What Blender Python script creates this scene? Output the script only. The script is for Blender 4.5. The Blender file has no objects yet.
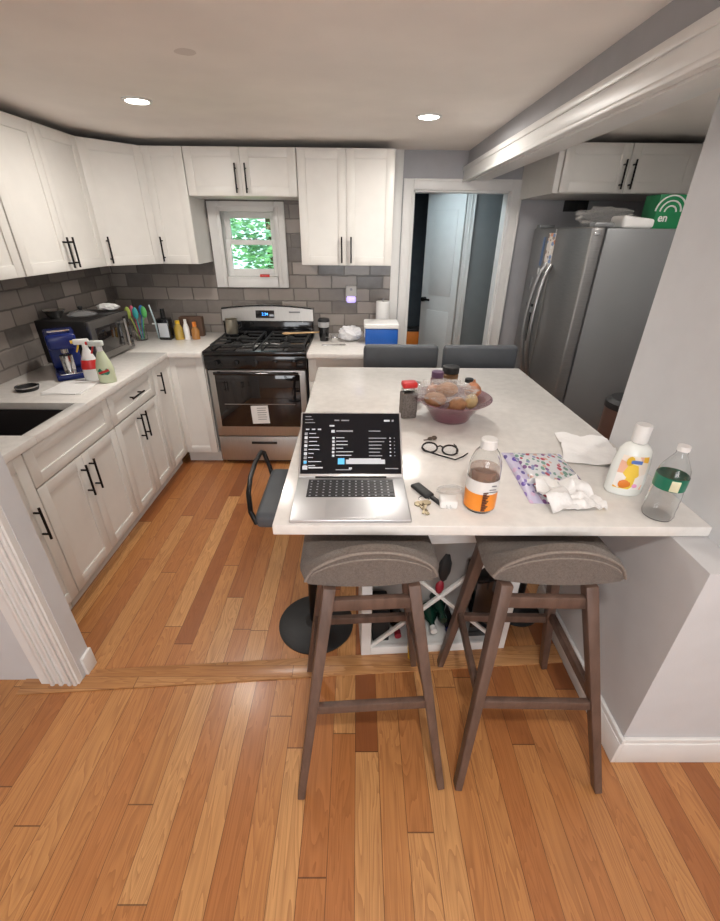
import bpy, bmesh, math, random
from mathutils import Vector, Matrix
random.seed(7)
C = bpy.context.scene.collection
S = bpy.context.scene
PI = math.pi
def R(d): return math.radians(d)

# ------------------------------------------------------------------ camera
cam_d = bpy.data.cameras.new('camera'); cam = bpy.data.objects.new('camera', cam_d); C.objects.link(cam)
cam_d.sensor_fit = 'VERTICAL'; cam_d.sensor_height = 24.0; cam_d.lens = 426.6/921*24.0
cam_d.shift_y = 6.5/921; cam_d.clip_start = 0.05
CAM_H, PITCH, YAW, ROLL = 1.655, .502, .009, -.010
def cam_axes():
    cy, sy = math.cos(YAW), math.sin(YAW); cp, sp = math.cos(PITCH), math.sin(PITCH); cr, sr = math.cos(ROLL), math.sin(ROLL)
    Rx = Vector((cy, -sy, 0)); Fw = Vector((sy*cp, cy*cp, -sp)); Up = Vector((sy*sp, cy*sp, cp))
    return cr*Rx - sr*Up, sr*Rx + cr*Up, Fw
rx, up, fw = cam_axes()
mw = Matrix.Identity(4)
for i in range(3):
    mw[i][0] = rx[i]; mw[i][1] = up[i]; mw[i][2] = -fw[i]
mw[2][3] = CAM_H
cam.matrix_world = mw
S.camera = cam

# ------------------------------------------------------------------ world, sun, lamps, exposure
w = bpy.data.worlds.new('sky'); S.world = w; w.use_nodes = True
bg = w.node_tree.nodes['Background']; bg.inputs[0].default_value = (.72, .98, .96, 1); bg.inputs[1].default_value = 2.2
sd = bpy.data.lights.new('sun', 'SUN'); sd.energy = 18; sd.angle = R(2); sd.color = (1, .97, .9)
sun = bpy.data.objects.new('sun', sd); C.objects.link(sun); sun.rotation_euler = (R(42), 0, R(-15))
CEIL = 2.175
LAMPS = [(-1.007, 2.505, 11), (.355, 2.739, 12), (.15, -.06, 16), (-1.3, -.6, 5), (1.62, .1, 5), (1.56, 2.0, 6)]  # last entry is an unseen lamp added to brighten the fridge nook
for i, (x, y, e) in enumerate(LAMPS):
    ld = bpy.data.lights.new('lamp_light', 'AREA'); ld.shape = 'DISK'; ld.size = .096; ld.energy = e; ld.color = (1, .95, .89)
    lo = bpy.data.objects.new('lamp_light', ld); C.objects.link(lo); lo.location = (x, y, CEIL-.022)
ld = bpy.data.lights.new('rear_fill_light', 'AREA'); ld.shape = 'RECTANGLE'; ld.size = 1.7; ld.size_y = 1.2; ld.energy = 32; ld.color = (.93, .96, 1)  # unseen fill light added behind the camera to brighten the room
lo = bpy.data.objects.new('rear_fill_light', ld); C.objects.link(lo); lo.location = (.1, -2.12, 1.42); lo.rotation_euler = (R(90), 0, 0)
ld = bpy.data.lights.new('hall_fill_light', 'AREA'); ld.shape = 'DISK'; ld.size = .3; ld.energy = 5; ld.color = (.74, .92, 1)  # cool fill added in the hallway, standing in for daylight on the door
lo = bpy.data.objects.new('hall_fill_light', ld); C.objects.link(lo); lo.location = (.62, 4.15, 2.14)
S.view_settings.view_transform = 'Standard'; S.view_settings.look = 'None'
S.view_settings.exposure = 0.0; S.view_settings.gamma = 1.0; S.view_settings.use_curve_mapping = False

# ------------------------------------------------------------------ materials
def newmat(name):
    m = bpy.data.materials.new(name); m.use_nodes = True
    nt = m.node_tree; return m, nt, nt.nodes['Principled BSDF']
def node(nt, typ, ins=None, **props):
    n = nt.nodes.new(typ)
    for k, v in props.items(): setattr(n, k, v)
    for k, v in (ins or {}).items():
        if hasattr(v, 'is_linked'): nt.links.new(v, n.inputs[k])
        else: n.inputs[k].default_value = v
    return n
def mathn(nt, op, a, b=0.0, c=None):
    ins = {0: a, 1: b}
    if c is not None: ins[2] = c
    return node(nt, 'ShaderNodeMath', ins, operation=op).outputs[0]
def ramp(nt, fac, stops):
    n = node(nt, 'ShaderNodeValToRGB', {0: fac}); e = n.color_ramp.elements
    e[0].position, e[0].color = stops[0][0], (*stops[0][1], 1)
    e[1].position, e[1].color = stops[-1][0], (*stops[-1][1], 1)
    for p, c in stops[1:-1]:
        k = e.new(p); k.color = (*c, 1)
    return n.outputs[0]
def mat(name, col, rough=.5, metal=0, var=.06, scale=12, bump=0, bscale=60, trans=0, alpha=1, ior=1.45, emit=0, ecol=None, coat=0, stretch=None, sheen=0):
    m, nt, b = newmat(name)
    tc = node(nt, 'ShaderNodeTexCoord').outputs['Object']
    if stretch: tc = node(nt, 'ShaderNodeMapping', {0: tc, 3: stretch}).outputs[0]
    nz = node(nt, 'ShaderNodeTexNoise', {'Vector': tc, 'Scale': scale, 'Detail': 3.0}).outputs[0]
    lo = tuple(max(0, c*(1-var)) for c in col); hi = tuple(min(1, c*(1+var)) for c in col)
    nt.links.new(ramp(nt, nz, [(.3, lo), (.7, hi)]), b.inputs['Base Color'])
    b.inputs['Roughness'].default_value = rough; b.inputs['Metallic'].default_value = metal
    b.inputs['IOR'].default_value = ior; b.inputs['Transmission Weight'].default_value = trans
    b.inputs['Alpha'].default_value = alpha; b.inputs['Coat Weight'].default_value = coat
    b.inputs['Sheen Weight'].default_value = sheen
    if bump:
        n2 = node(nt, 'ShaderNodeTexNoise', {'Vector': tc, 'Scale': bscale, 'Detail': 3.0}).outputs[0]
        bn = node(nt, 'ShaderNodeBump', {'Height': n2, 'Strength': bump, 'Distance': .01})
        nt.links.new(bn.outputs[0], b.inputs['Normal'])
    if emit:
        b.inputs['Emission Color'].default_value = (*(ecol or col), 1); b.inputs['Emission Strength'].default_value = emit
    return m

def floor_mat(name, W=.083, L=1.15, axis=0, tones=None):
    m, nt, b = newmat(name)
    tc = node(nt, 'ShaderNodeTexCoord').outputs['Object']
    sep = node(nt, 'ShaderNodeSeparateXYZ', {0: tc})
    X, Y = (sep.outputs[0], sep.outputs[1]) if axis == 0 else (sep.outputs[1], sep.outputs[0])
    px = mathn(nt, 'DIVIDE', X, W); ix = mathn(nt, 'FLOOR', px)
    r1 = node(nt, 'ShaderNodeTexWhiteNoise', {'W': ix}, noise_dimensions='1D').outputs[0]
    py = mathn(nt, 'ADD', mathn(nt, 'DIVIDE', Y, L), mathn(nt, 'MULTIPLY', r1, 7.3)); iy = mathn(nt, 'FLOOR', py)
    cv = node(nt, 'ShaderNodeCombineXYZ', {0: ix, 1: iy})
    r2 = node(nt, 'ShaderNodeTexWhiteNoise', {'Vector': cv.outputs[0]}, noise_dimensions='2D').outputs[0]
    t = tones or [(0, (.26, .085, .028)), (.2, (.42, .155, .048)), (.5, (.50, .212, .070)), (.8, (.55, .262, .092)), (1, (.64, .34, .135))]
    base = ramp(nt, r2, t)
    off = mathn(nt, 'MULTIPLY', r2, 37.0)
    gv = node(nt, 'ShaderNodeCombineXYZ', {0: mathn(nt, 'MULTIPLY', X, 17.0), 1: mathn(nt, 'MULTIPLY', Y, 1.5), 2: off}).outputs[0]
    g1 = node(nt, 'ShaderNodeTexNoise', {'Vector': gv, 'Scale': 1.0, 'Detail': 2.0, 'Distortion': .8}).outputs[0]
    rings = mathn(nt, 'POWER', mathn(nt, 'FRACT', mathn(nt, 'MULTIPLY', g1, 13.0)), 1.6)
    gv2 = node(nt, 'ShaderNodeCombineXYZ', {0: mathn(nt, 'MULTIPLY', X, 260.0), 1: mathn(nt, 'MULTIPLY', Y, 6.0), 2: off}).outputs[0]
    g2 = node(nt, 'ShaderNodeTexNoise', {'Vector': gv2, 'Scale': 1.0, 'Detail': 3.0}).outputs[0]
    gr = mathn(nt, 'ADD', mathn(nt, 'MULTIPLY', rings, .42), mathn(nt, 'MULTIPLY', g2, .46))
    dark = node(nt, 'ShaderNodeMix', {0: mathn(nt, 'SUBTRACT', gr, .18), 6: base, 7: (.22, .07, .022, 1)}, data_type='RGBA').outputs[2]
    fx = mathn(nt, 'FRACT', px); fy = mathn(nt, 'FRACT', py)
    gap = mathn(nt, 'MAXIMUM', mathn(nt, 'LESS_THAN', fx, .026), mathn(nt, 'LESS_THAN', fy, .0035))
    colr = node(nt, 'ShaderNodeMix', {0: mathn(nt, 'MULTIPLY', gap, .75), 6: dark, 7: (.09, .035, .015, 1)}, data_type='RGBA').outputs[2]
    nt.links.new(colr, b.inputs['Base Color'])
    b.inputs['Coat Weight'].default_value = .12; b.inputs['Coat Roughness'].default_value = .18
    nt.links.new(mathn(nt, 'ADD', mathn(nt, 'MULTIPLY', g2, .15), .27), b.inputs['Roughness'])
    bn = node(nt, 'ShaderNodeBump', {'Height': mathn(nt, 'SUBTRACT', mathn(nt, 'MULTIPLY', g2, .1), gap), 'Strength': .25, 'Distance': .002})
    nt.links.new(bn.outputs[0], b.inputs['Normal'])
    return m

def tile_mat(name, axis):
    m, nt, b = newmat(name)
    tc = node(nt, 'ShaderNodeTexCoord').outputs['Object']
    sep = node(nt, 'ShaderNodeSeparateXYZ', {0: tc})
    v = node(nt, 'ShaderNodeCombineXYZ', {0: sep.outputs[axis], 1: sep.outputs[2]}).outputs[0]
    nz = node(nt, 'ShaderNodeTexNoise', {'Vector': v, 'Scale': 14.0, 'Detail': 3.0})
    vv = node(nt, 'ShaderNodeMix', {0: .012, 4: v, 5: nz.outputs[1]}, data_type='VECTOR').outputs[1]
    br = node(nt, 'ShaderNodeTexBrick', {'Vector': vv, 'Color1': (.40, .35, .315, 1), 'Color2': (.095, .085, .078, 1), 'Mortar': (.12, .108, .098, 1),
              'Scale': 1.0, 'Mortar Size': .0065, 'Mortar Smooth': .6, 'Bias': .05, 'Brick Width': .203, 'Row Height': .096})
    n2 = node(nt, 'ShaderNodeTexNoise', {'Vector': v, 'Scale': 22.0, 'Detail': 4.0}).outputs[0]
    colr = node(nt, 'ShaderNodeMix', {0: mathn(nt, 'MULTIPLY', n2, .22), 6: br.outputs[0], 7: (.45, .40, .36, 1)}, data_type='RGBA').outputs[2]
    nt.links.new(colr, b.inputs['Base Color'])
    b.inputs['Roughness'].default_value = .22
    h = mathn(nt, 'SUBTRACT', mathn(nt, 'MULTIPLY', n2, .35), br.outputs[1])
    bn = node(nt, 'ShaderNodeBump', {'Height': h, 'Strength': .55, 'Distance': .004})
    nt.links.new(bn.outputs[0], b.inputs['Normal'])
    return m

def steel_mat(name, col, rough=.32, st=(2, 2, 90)):
    m, nt, b = newmat(name)
    tc = node(nt, 'ShaderNodeTexCoord').outputs['Object']
    mp = node(nt, 'ShaderNodeMapping', {0: tc, 3: st}).outputs[0]
    nz = node(nt, 'ShaderNodeTexNoise', {'Vector': mp, 'Scale': 6.0, 'Detail': 3.0}).outputs[0]
    nt.links.new(ramp(nt, nz, [(.3, tuple(c*.9 for c in col)), (.7, tuple(min(1, c*1.08) for c in col))]), b.inputs['Base Color'])
    b.inputs['Metallic'].default_value = .72 if name == 'fridge_steel' else .9
    nt.links.new(mathn(nt, 'ADD', mathn(nt, 'MULTIPLY', nz, .12), rough-.06), b.inputs['Roughness'])
    return m

def pattern_mat(name, base, cols, scale, rough=.35, thr=.42):
    """voronoi blobs of several printed colours over a base colour"""
    m, nt, b = newmat(name)
    tc = node(nt, 'ShaderNodeTexCoord').outputs['Object']
    mp = node(nt, 'ShaderNodeMapping', {0: tc, 2: (0, 0, .6), 3: (1, .55, 1)}).outputs[0]
    vo = node(nt, 'ShaderNodeTexVoronoi', {'Vector': mp, 'Scale': scale, 'Randomness': .7})
    mask = mathn(nt, 'LESS_THAN', vo.outputs['Distance'], thr)
    sepc = node(nt, 'ShaderNodeSeparateColor', {0: vo.outputs['Color']}).outputs[0]
    st = [(i/len(cols), c) for i, c in enumerate(cols)]
    rp = node(nt, 'ShaderNodeValToRGB', {0: sepc}); rp.color_ramp.interpolation = 'CONSTANT'
    e = rp.color_ramp.elements; e[0].color = (*cols[0], 1); e[0].position = 0
    e[1].position = st[-1][0]; e[1].color = (*cols[-1], 1)
    for p, c in st[1:-1]:
        k = e.new(p); k.color = (*c, 1)
    mx = node(nt, 'ShaderNodeMix', {0: mask, 6: (*base, 1), 7: rp.outputs[0]}, data_type='RGBA').outputs[2]
    nt.links.new(mx, b.inputs['Base Color']); b.inputs['Roughness'].default_value = rough
    return m

M = {}
M['wall'] = mat('wall_paint', (.62, .62, .63), .7, var=.02, bump=.05, bscale=200)
M['wall_grey'] = mat('grey_wall_paint', (.42, .42, .44), .7, var=.03)
M['dining'] = mat('dining_wall_paint', (.78, .77, .76), .75, var=.02)
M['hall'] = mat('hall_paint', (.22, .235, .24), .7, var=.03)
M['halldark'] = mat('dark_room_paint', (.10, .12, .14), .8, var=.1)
M['ceil'] = mat('ceiling_paint', (.90, .85, .80), .8, var=.05, scale=2.5, bump=.15, bscale=8)
_nt = M['ceil'].node_tree; _b = _nt.nodes['Principled BSDF']; _src = _b.inputs['Base Color'].links[0].from_socket
_tc = node(_nt, 'ShaderNodeTexCoord').outputs['Object']
_nz = node(_nt, 'ShaderNodeTexNoise', {'Vector': _tc, 'Scale': 14.0}).outputs[0]
_ds = node(_nt, 'ShaderNodeVectorMath', {0: _tc, 1: (-.575, 1.90, 2.175)}, operation='DISTANCE').outputs[1]
_mk = mathn(_nt, 'LESS_THAN', mathn(_nt, 'ADD', _ds, mathn(_nt, 'MULTIPLY', _nz, .03)), .052)
_mx = node(_nt, 'ShaderNodeMix', {0: mathn(_nt, 'MULTIPLY', _mk, .35), 6: _src, 7: (.42, .33, .28, 1)}, data_type='RGBA').outputs[2]
_nt.links.new(_mx, _b.inputs['Base Color'])       # an old water stain
M['trim'] = mat('white_trim_paint', (.78, .77, .75), .35, var=.02)
M['cab'] = mat('white_cabinet_paint', (.72, .70, .66), .33, var=.02)
M['cabin'] = mat('cabinet_side', (.62, .59, .55), .5, var=.03)
M['counter'] = mat('quartz', (.78, .75, .71), .18, var=.05, scale=30, coat=.2)
M['black_metal'] = mat('black_metal', (.012, .011, .011), .38, metal=.6)
M['black'] = mat('black_enamel', (.008, .008, .009), .12, coat=.4)
M['blackm'] = mat('black_matt', (.015, .015, .016), .5, bump=.1)
M['iron'] = mat('cast_iron', (.02, .02, .02), .6, bump=.3, bscale=150)
M['glassdark'] = mat('oven_glass', (.012, .010, .010), .05, coat=.6)
M['steel'] = steel_mat('brushed_steel', (.50, .49, .47), .40, (90, 2, 2))
M['fridge'] = steel_mat('fridge_steel', (.27, .265, .26), .34, (2, 2, 60))
M['mwsteel'] = steel_mat('microwave_steel', (.24, .23, .22), .35)
M['handle_steel'] = steel_mat('handle_steel', (.38, .38, .38), .3)
M['fridge_side'] = mat('fridge_side_grey', (.23, .235, .24), .38, metal=.2, var=.04, scale=3)
M['chrome'] = mat('chrome', (.7, .7, .7), .15, metal=1)
M['wood'] = mat('stool_wood', (.122, .075, .057), .45, var=.22, scale=9, stretch=(4, 4, .6), bump=.1)
M['fabric'] = mat('taupe_fabric', (.155, .125, .105), .9, var=.2, scale=160, bump=.5, bscale=500, sheen=.2)
M['piping'] = mat('seat_piping', (.26, .22, .19), .8, var=.15, scale=150, bump=.4, bscale=400)
M['leather'] = mat('grey_leatherette', (.075, .082, .092), .5, var=.08, bump=.15, bscale=300)
M['leather2'] = mat('grey_leatherette_edge', (.16, .165, .17), .45, var=.08)
M['floor'] = floor_mat('oak_planks')
M['strip'] = floor_mat('oak_threshold', W=.055, L=.9, axis=1, tones=[(0, (.44, .19, .07)), (.5, (.50, .245, .09)), (1, (.55, .29, .12))])
M['tileb'] = tile_mat('backsplash_tile', 0)
M['tilel'] = tile_mat('backsplash_tile_side', 1)
M['white'] = mat('white_plastic', (.80, .79, .77), .35, var=.02)
M['paper'] = mat('paper', (.82, .81, .79), .85, var=.02, bump=.2, bscale=40)
M['tissue'] = mat('tissue', (.86, .85, .84), .9, var=.02, bump=.3, bscale=60)
M['alu'] = mat('laptop_aluminium', (.62, .62, .63), .36, metal=.75, var=.02)
M['screen'] = mat('laptop_screen', (.006, .007, .010), .12, emit=.004, ecol=(.3, .4, .6))
M['keys'] = mat('laptop_keys', (.012, .012, .013), .45)
M['uiw'] = mat('screen_white', (.5, .5, .52), .4, emit=.30, ecol=(.75, .8, .85))
M['uig'] = mat('screen_grey', (.3, .3, .32), .4, emit=.10, ecol=(.6, .65, .7))
M['uib'] = mat('screen_blue', (.1, .4, .7), .4, emit=.6, ecol=(.12, .5, .85))
M['glass'] = mat('clear_glass', (.97, .98, .98), .03, var=0, trans=1, ior=1.10, coat=.6)
M['pane'] = mat('window_pane', (.95, .98, 1), .0, var=0, trans=1, ior=1.02)
M['purple'] = mat('purple_glass', (.26, .10, .13), .08, var=.05, alpha=.66, coat=.8)
M['bag'] = mat('clear_plastic_film', (.85, .83, .80), .12, var=.03, alpha=.22, bump=1, bscale=45, coat=1)
M['potato'] = mat('potato_skin', (.42, .21, .10), .6, var=.15, scale=30, bump=.3)
M['potato2'] = mat('pale_potato_skin', (.60, .44, .22), .55, var=.12, scale=30, bump=.3)
M['onion'] = mat('onion_skin', (.52, .22, .11), .35, var=.2, scale=8, stretch=(6, 6, 1))
M['red'] = mat('red_plastic', (.62, .03, .03), .3)
M['darkred'] = mat('dark_red_plastic', (.26, .015, .03), .35)
M['blue'] = mat('blue_plastic', (.012, .10, .42), .4)
M['navy'] = mat('navy_plastic', (.010, .022, .14), .25)
M['pepper'] = mat('ground_pepper', (.16, .135, .12), .8, var=.4, scale=200)
M['purplecap'] = mat('purple_cap', (.12, .06, .12), .4)
M['jar'] = mat('brown_jar', (.20, .10, .04), .25, var=.2)
M['juice'] = mat('orange_label', (.86, .28, .03), .35, var=.05)
M['pink'] = mat('pinkish_juice', (.92, .60, .46), .1, alpha=.36)
M['lotion'] = mat('lotion_bottle', (.82, .84, .80), .25, var=.02)
M['lotionlab'] = pattern_mat('lotion_label', (.88, .80, .72), [(.9, .5, .04), (.9, .62, .08), (.86, .50, .35), (.9, .85, .8), (.9, .80, .7)], 24, .3, .8)
M['bluelab'] = mat('blue_label', (.10, .20, .60), .3)
M['greenlab'] = mat('green_label', (.02, .20, .12), .3, var=.2)
M['cream'] = mat('cream_label', (.75, .72, .5), .4)
M['pouch'] = pattern_mat('printed_pouch', (.74, .75, .78), [(.25, .12, .30), (.50, .10, .14), (.22, .38, .32), (.28, .30, .50), (.70, .45, .38)], 62, .15, .46)
M['pouchside'] = pattern_mat('printed_pouch_edge', (.62, .58, .76), [(.16, .10, .45), (.30, .22, .60), (.70, .50, .70), (.15, .12, .35)], 50, .25, .4)
M['brass'] = mat('brass_key', (.20, .16, .10), .35, metal=.9)
M['green'] = mat('green_box', (.015, .22, .08), .4, var=.08)
M['greenbottle'] = mat('green_glass', (.008, .040, .026), .08, coat=.5)
M['yellow'] = mat('yellow_plastic', (.78, .48, .03), .35)
M['orange'] = mat('orange_plastic', (.75, .22, .03), .4)
M['palegreen'] = mat('pale_green_cleaner', (.60, .66, .46), .2, var=.05)
M['brown'] = mat('brown_cardboard', (.10, .055, .035), .6)
M['copper'] = mat('bronze_bin', (.20, .12, .10), .35, metal=.5)
M['amber'] = mat('amber_oil', (.45, .30, .06), .15, coat=.4)
M['leaf'] = mat('leaves', (.50, .78, .55), .6, var=.5, scale=3)
M['bark'] = mat('bark', (.12, .09, .06), .9)
M['grass'] = mat('grass', (.16, .35, .08), .9, var=.3)
M['lens'] = mat('lamp_lens', (1, .97, .92), .5, emit=28, ecol=(1, .95, .88))
M['fillpane'] = mat('fill_light_pane', (.9, .95, 1), .3, emit=1.5, ecol=(.93, .96, 1))  # glowing pane of the added rear fill window
M['coolpane'] = mat('hall_fill_diffuser', (.85, .95, 1), .4, emit=2.5, ecol=(.74, .92, 1))  # glow of the fixture added for the hallway fill
M['led'] = mat('clock_led', (.05, .3, .9), .4, emit=3.0, ecol=(.05, .35, 1))
M['nightlight'] = mat('night_light_glow', (.7, .6, 1), .4, emit=.9, ecol=(.55, .45, 1))
M['lensclear'] = mat('spectacle_lens', (.95, .95, .95), .02, alpha=.18)
M['spoon'] = mat('wood_spoon', (.62, .40, .20), .6)
M['rack'] = mat('rack_white_paint', (.80, .79, .77), .35, var=.02)
M['rackback'] = mat('rack_back_panel', (.42, .40, .38), .6)
M['magnet'] = pattern_mat('picture_print', (.72, .66, .60), [(.7, .3, .15), (.8, .78, .75), (.35, .25, .2), (.2, .3, .5)], 40, .4, .5)
M['foilblue'] = mat('blue_print', (.10, .16, .30), .4)

# ------------------------------------------------------------------ mesh helpers
class B:
    def __init__(s): s.bm = bmesh.new()
    def _mat(s, vs, rot, loc):
        m = Matrix.Translation(Vector(loc))
        if rot: m = m @ (Matrix.Rotation(rot[2], 4, 'Z') @ Matrix.Rotation(rot[1], 4, 'Y') @ Matrix.Rotation(rot[0], 4, 'X'))
        bmesh.ops.transform(s.bm, matrix=m, verts=vs)
    def box(s, x0, x1, y0, y1, z0, z1, bev=0, seg=2, rot=None, piv=None):
        g = bmesh.ops.create_cube(s.bm, size=1)['verts']
        bmesh.ops.scale(s.bm, vec=(x1-x0, y1-y0, z1-z0), verts=g)
        c = ((x0+x1)/2, (y0+y1)/2, (z0+z1)/2)
        if bev:
            es = {e for v in g for e in v.link_edges}
            r = bmesh.ops.bevel(s.bm, geom=list(es), offset=bev, segments=seg, affect='EDGES', profile=.5)
            g = list({v for f in r['faces'] for v in f.verts} | {v for v in g if v.is_valid})
        s._mat(g, rot, c); return s
    def cyl(s, x, y, z0, z1, r, r2=None, seg=24, axis='Z'):
        """axis X/Y: cylinder runs along that axis from z0 to z1, (x, y) the other two coordinates"""
        r2 = r if r2 is None else r2
        pts = {'Z': lambda a, rr, t: (x+rr*math.cos(a), y+rr*math.sin(a), t), 'X': lambda a, rr, t: (t, x+rr*math.cos(a), y+rr*math.sin(a)),
               'Y': lambda a, rr, t: (x+rr*math.cos(a), t, y+rr*math.sin(a))}[axis]
        A = [s.bm.verts.new(pts(2*PI*i/seg, r, z0)) for i in range(seg)]
        Bv = [s.bm.verts.new(pts(2*PI*i/seg, r2, z1)) for i in range(seg)]
        for i in range(seg): s.bm.faces.new((A[i], A[(i+1) % seg], Bv[(i+1) % seg], Bv[i]))
        s.bm.faces.new(A[::-1]); s.bm.faces.new(Bv); return s
    def lathe(s, prof, x=0, y=0, z=0, seg=28, sx=1, sy=1, lobes=0, amp=0):
        rings = []
        for (r, h) in prof:
            if r <= 1e-5: rings.append([s.bm.verts.new((x, y, z+h))]); continue
            ring = []
            for i in range(seg):
                a = 2*PI*i/seg; rr = r*(1+amp*math.cos(lobes*a)*(r/prof[-1][0] if lobes and prof[-1][0] > 0 else 0)) if lobes else r
                ring.append(s.bm.verts.new((x+rr*sx*math.cos(a), y+rr*sy*math.sin(a), z+h)))
            rings.append(ring)
        for p, q in zip(rings, rings[1:]):
            n = seg
            for i in range(n):
                j = (i+1) % n
                if len(p) == 1 and len(q) == 1: break
                if len(p) == 1: s.bm.faces.new((p[0], q[j], q[i]))
                elif len(q) == 1: s.bm.faces.new((p[i], p[j], q[0]))
                else: s.bm.faces.new((p[i], p[j], q[j], q[i]))
        return s
    def bar(s, p0, p1, w, d, w2=None, d2=None, upv=(0, 1, 0)):
        p0, p1 = Vector(p0), Vector(p1); t = (p1-p0).normalized(); u = Vector(upv)
        a = t.cross(u).normalized(); b = a.cross(t).normalized(); w2 = w2 or w; d2 = d2 or d
        vs = []
        for p, ww, dd in ((p0, w, d), (p1, w2, d2)):
            vs.append([s.bm.verts.new(p+a*sx*ww/2+b*sy*dd/2) for sx, sy in ((-1, -1), (1, -1), (1, 1), (-1, 1))])
        A, Bv = vs
        fs = [s.bm.faces.new((A[i], A[(i+1) % 4], Bv[(i+1) % 4], Bv[i])) for i in range(4)]
        fs += [s.bm.faces.new(A[::-1]), s.bm.faces.new(Bv)]
        es = list({e for f in fs for e in f.edges})
        bmesh.ops.bevel(s.bm, geom=es, offset=min(w, d, w2, d2)*.15, segments=2, affect='EDGES', profile=.5)
        return s
    def tube(s, pts, r, seg=10, closed=False):
        pts = [Vector(p) for p in pts]; n = len(pts); rings = []; prev = None
        for i, p in enumerate(pts):
            if closed: t = pts[(i+1) % n]-pts[i-1]
            else: t = pts[min(i+1, n-1)]-pts[max(i-1, 0)]
            t.normalize()
            if prev is None:
                ref = Vector((0, 0, 1)) if abs(t.z) < .9 else Vector((1, 0, 0))
                a = t.cross(ref).normalized()
            else:
                a = (prev - t*prev.dot(t)).normalized()
            prev = a; b = t.cross(a); rr = r[i] if isinstance(r, (list, tuple)) else r
            rings.append([s.bm.verts.new(p+a*rr*math.cos(2*PI*k/seg)+b*rr*math.sin(2*PI*k/seg)) for k in range(seg)])
        m = n if closed else n-1
        for i in range(m):
            P, Q = rings[i], rings[(i+1) % n]
            for k in range(seg): s.bm.faces.new((P[k], P[(k+1) % seg], Q[(k+1) % seg], Q[k]))
        if not closed:
            s.bm.faces.new(rings[0][::-1]); s.bm.faces.new(rings[-1])
        return s
    def prism(s, poly, z0, z1, bev=0):
        A = [s.bm.verts.new((x, y, z0)) for x, y in poly]; Bv = [s.bm.verts.new((x, y, z1)) for x, y in poly]; n = len(poly)
        fs = [s.bm.faces.new((A[i], A[(i+1) % n], Bv[(i+1) % n], Bv[i])) for i in range(n)]
        fs += [s.bm.faces.new(A[::-1]), s.bm.faces.new(Bv)]
        if bev:
            es = list({e for f in fs for e in f.edges}); bmesh.ops.bevel(s.bm, geom=es, offset=bev, segments=2, affect='EDGES', profile=.5)
        return s
    def blob(s, c, r, sub=3, amp=0, freq=3, sq=(1, 1, 1), seed=0):
        from mathutils import noise
        g = bmesh.ops.create_icosphere(s.bm, subdivisions=sub, radius=1)['verts']
        for v in g:
            d = 1+amp*noise.noise(v.co*freq+Vector((seed*7.1, seed*3.3, seed)))
            v.co = Vector((v.co.x*r*sq[0]*d, v.co.y*r*sq[1]*d, v.co.z*r*sq[2]*d))+Vector(c)
        return s
    def xf(s, rot=None, loc=(0, 0, 0)):
        s._mat(s.bm.verts[:], rot, loc); return s

def obj(name, b, m, parent=None, ang=35):
    me = bpy.data.meshes.new(name)
    bmesh.ops.recalc_face_normals(b.bm, faces=b.bm.faces[:])
    b.bm.to_mesh(me); b.bm.free()
    for p in me.polygons: p.use_smooth = True
    me.set_sharp_from_angle(angle=R(ang))
    me.materials.append(M[m] if isinstance(m, str) else m)
    o = bpy.data.objects.new(name, me); C.objects.link(o)
    if parent: o.parent = parent
    return o
def tag(o, label, cat, group=None, kind=None):
    o['label'] = label; o['category'] = cat
    if group: o['group'] = group
    if kind: o['kind'] = kind
    return o
def thing(name, label, cat, loc=(0, 0, 0), rz=0, group=None):
    o = bpy.data.objects.new(name, None); C.objects.link(o); o.empty_display_size = .05
    o.location = loc; o.rotation_euler = (0, 0, rz); return tag(o, label, cat, group)
def struct(name, b, m, parent=None):
    o = obj(name, b, m, parent)
    if not parent: o['kind'] = 'structure'
    return o
def sroot(name, loc=(0, 0, 0), rz=0):
    o = bpy.data.objects.new(name, None); C.objects.link(o); o.location = loc; o.rotation_euler = (0, 0, rz); o['kind'] = 'structure'; return o
def copy_tree(o, parent=None):
    c = o.copy(); C.objects.link(c)
    if parent: c.parent = parent
    for ch in [k for k in bpy.data.objects if k.parent == o]: copy_tree(ch, c)
    return c
def text(name, body, size, m, parent, loc, rot, depth=.0006, bold=False):
    cu = bpy.data.curves.new(name, 'FONT'); cu.body = body; cu.size = size; cu.extrude = depth; cu.align_x = 'CENTER'; cu.align_y = 'CENTER'
    if bold: cu.offset = size*.02
    t = bpy.data.objects.new(name+'_tmp', cu); C.objects.link(t)
    bpy.context.view_layer.update()
    me = bpy.data.meshes.new_from_object(t.evaluated_get(bpy.context.evaluated_depsgraph_get()))
    bpy.data.objects.remove(t); bpy.data.curves.remove(cu)
    me.materials.clear(); me.materials.append(M[m])
    o = bpy.data.objects.new(name, me); C.objects.link(o); o.location = loc; o.rotation_euler = rot
    if parent: o.parent = parent
    return o

# ------------------------------------------------------------------ structure
YB = 3.74           # back wall
struct('floor', B().box(-3.1, 3.1, -2.3, 6.0, -.1, 0), 'floor')
struct('ceiling', B().box(-3.1, 3.1, -2.3, 3.86, CEIL, CEIL+.1), 'ceil')
WX0, WX1, WZ0, WZ1 = -1.045, -.625, 1.325, 1.80      # window hole
DX0, DX1, DZ = .41, 1.125, 1.935                       # doorway hole
b = B()
b.box(-2.1, WX0, YB, 3.86, 0, CEIL); b.box(WX1, DX0, YB, 3.86, 0, CEIL)
b.box(WX0, WX1, YB, 3.86, 0, WZ0); b.box(WX0, WX1, YB, 3.86, WZ1, CEIL)
b.box(DX0, DX1, YB, 3.86, DZ, CEIL); b.box(DX1, 2.3, YB, 3.86, 0, CEIL)
struct('wall_back', b, 'wall_grey')
struct('wall_left', B().box(-2.1, -1.98, 1.14, YB, 0, CEIL), 'wall')
struct('wall_partition', B().box(-3.0, -1.14, 1.145, 1.225, 0, CEIL), 'wall')
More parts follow.
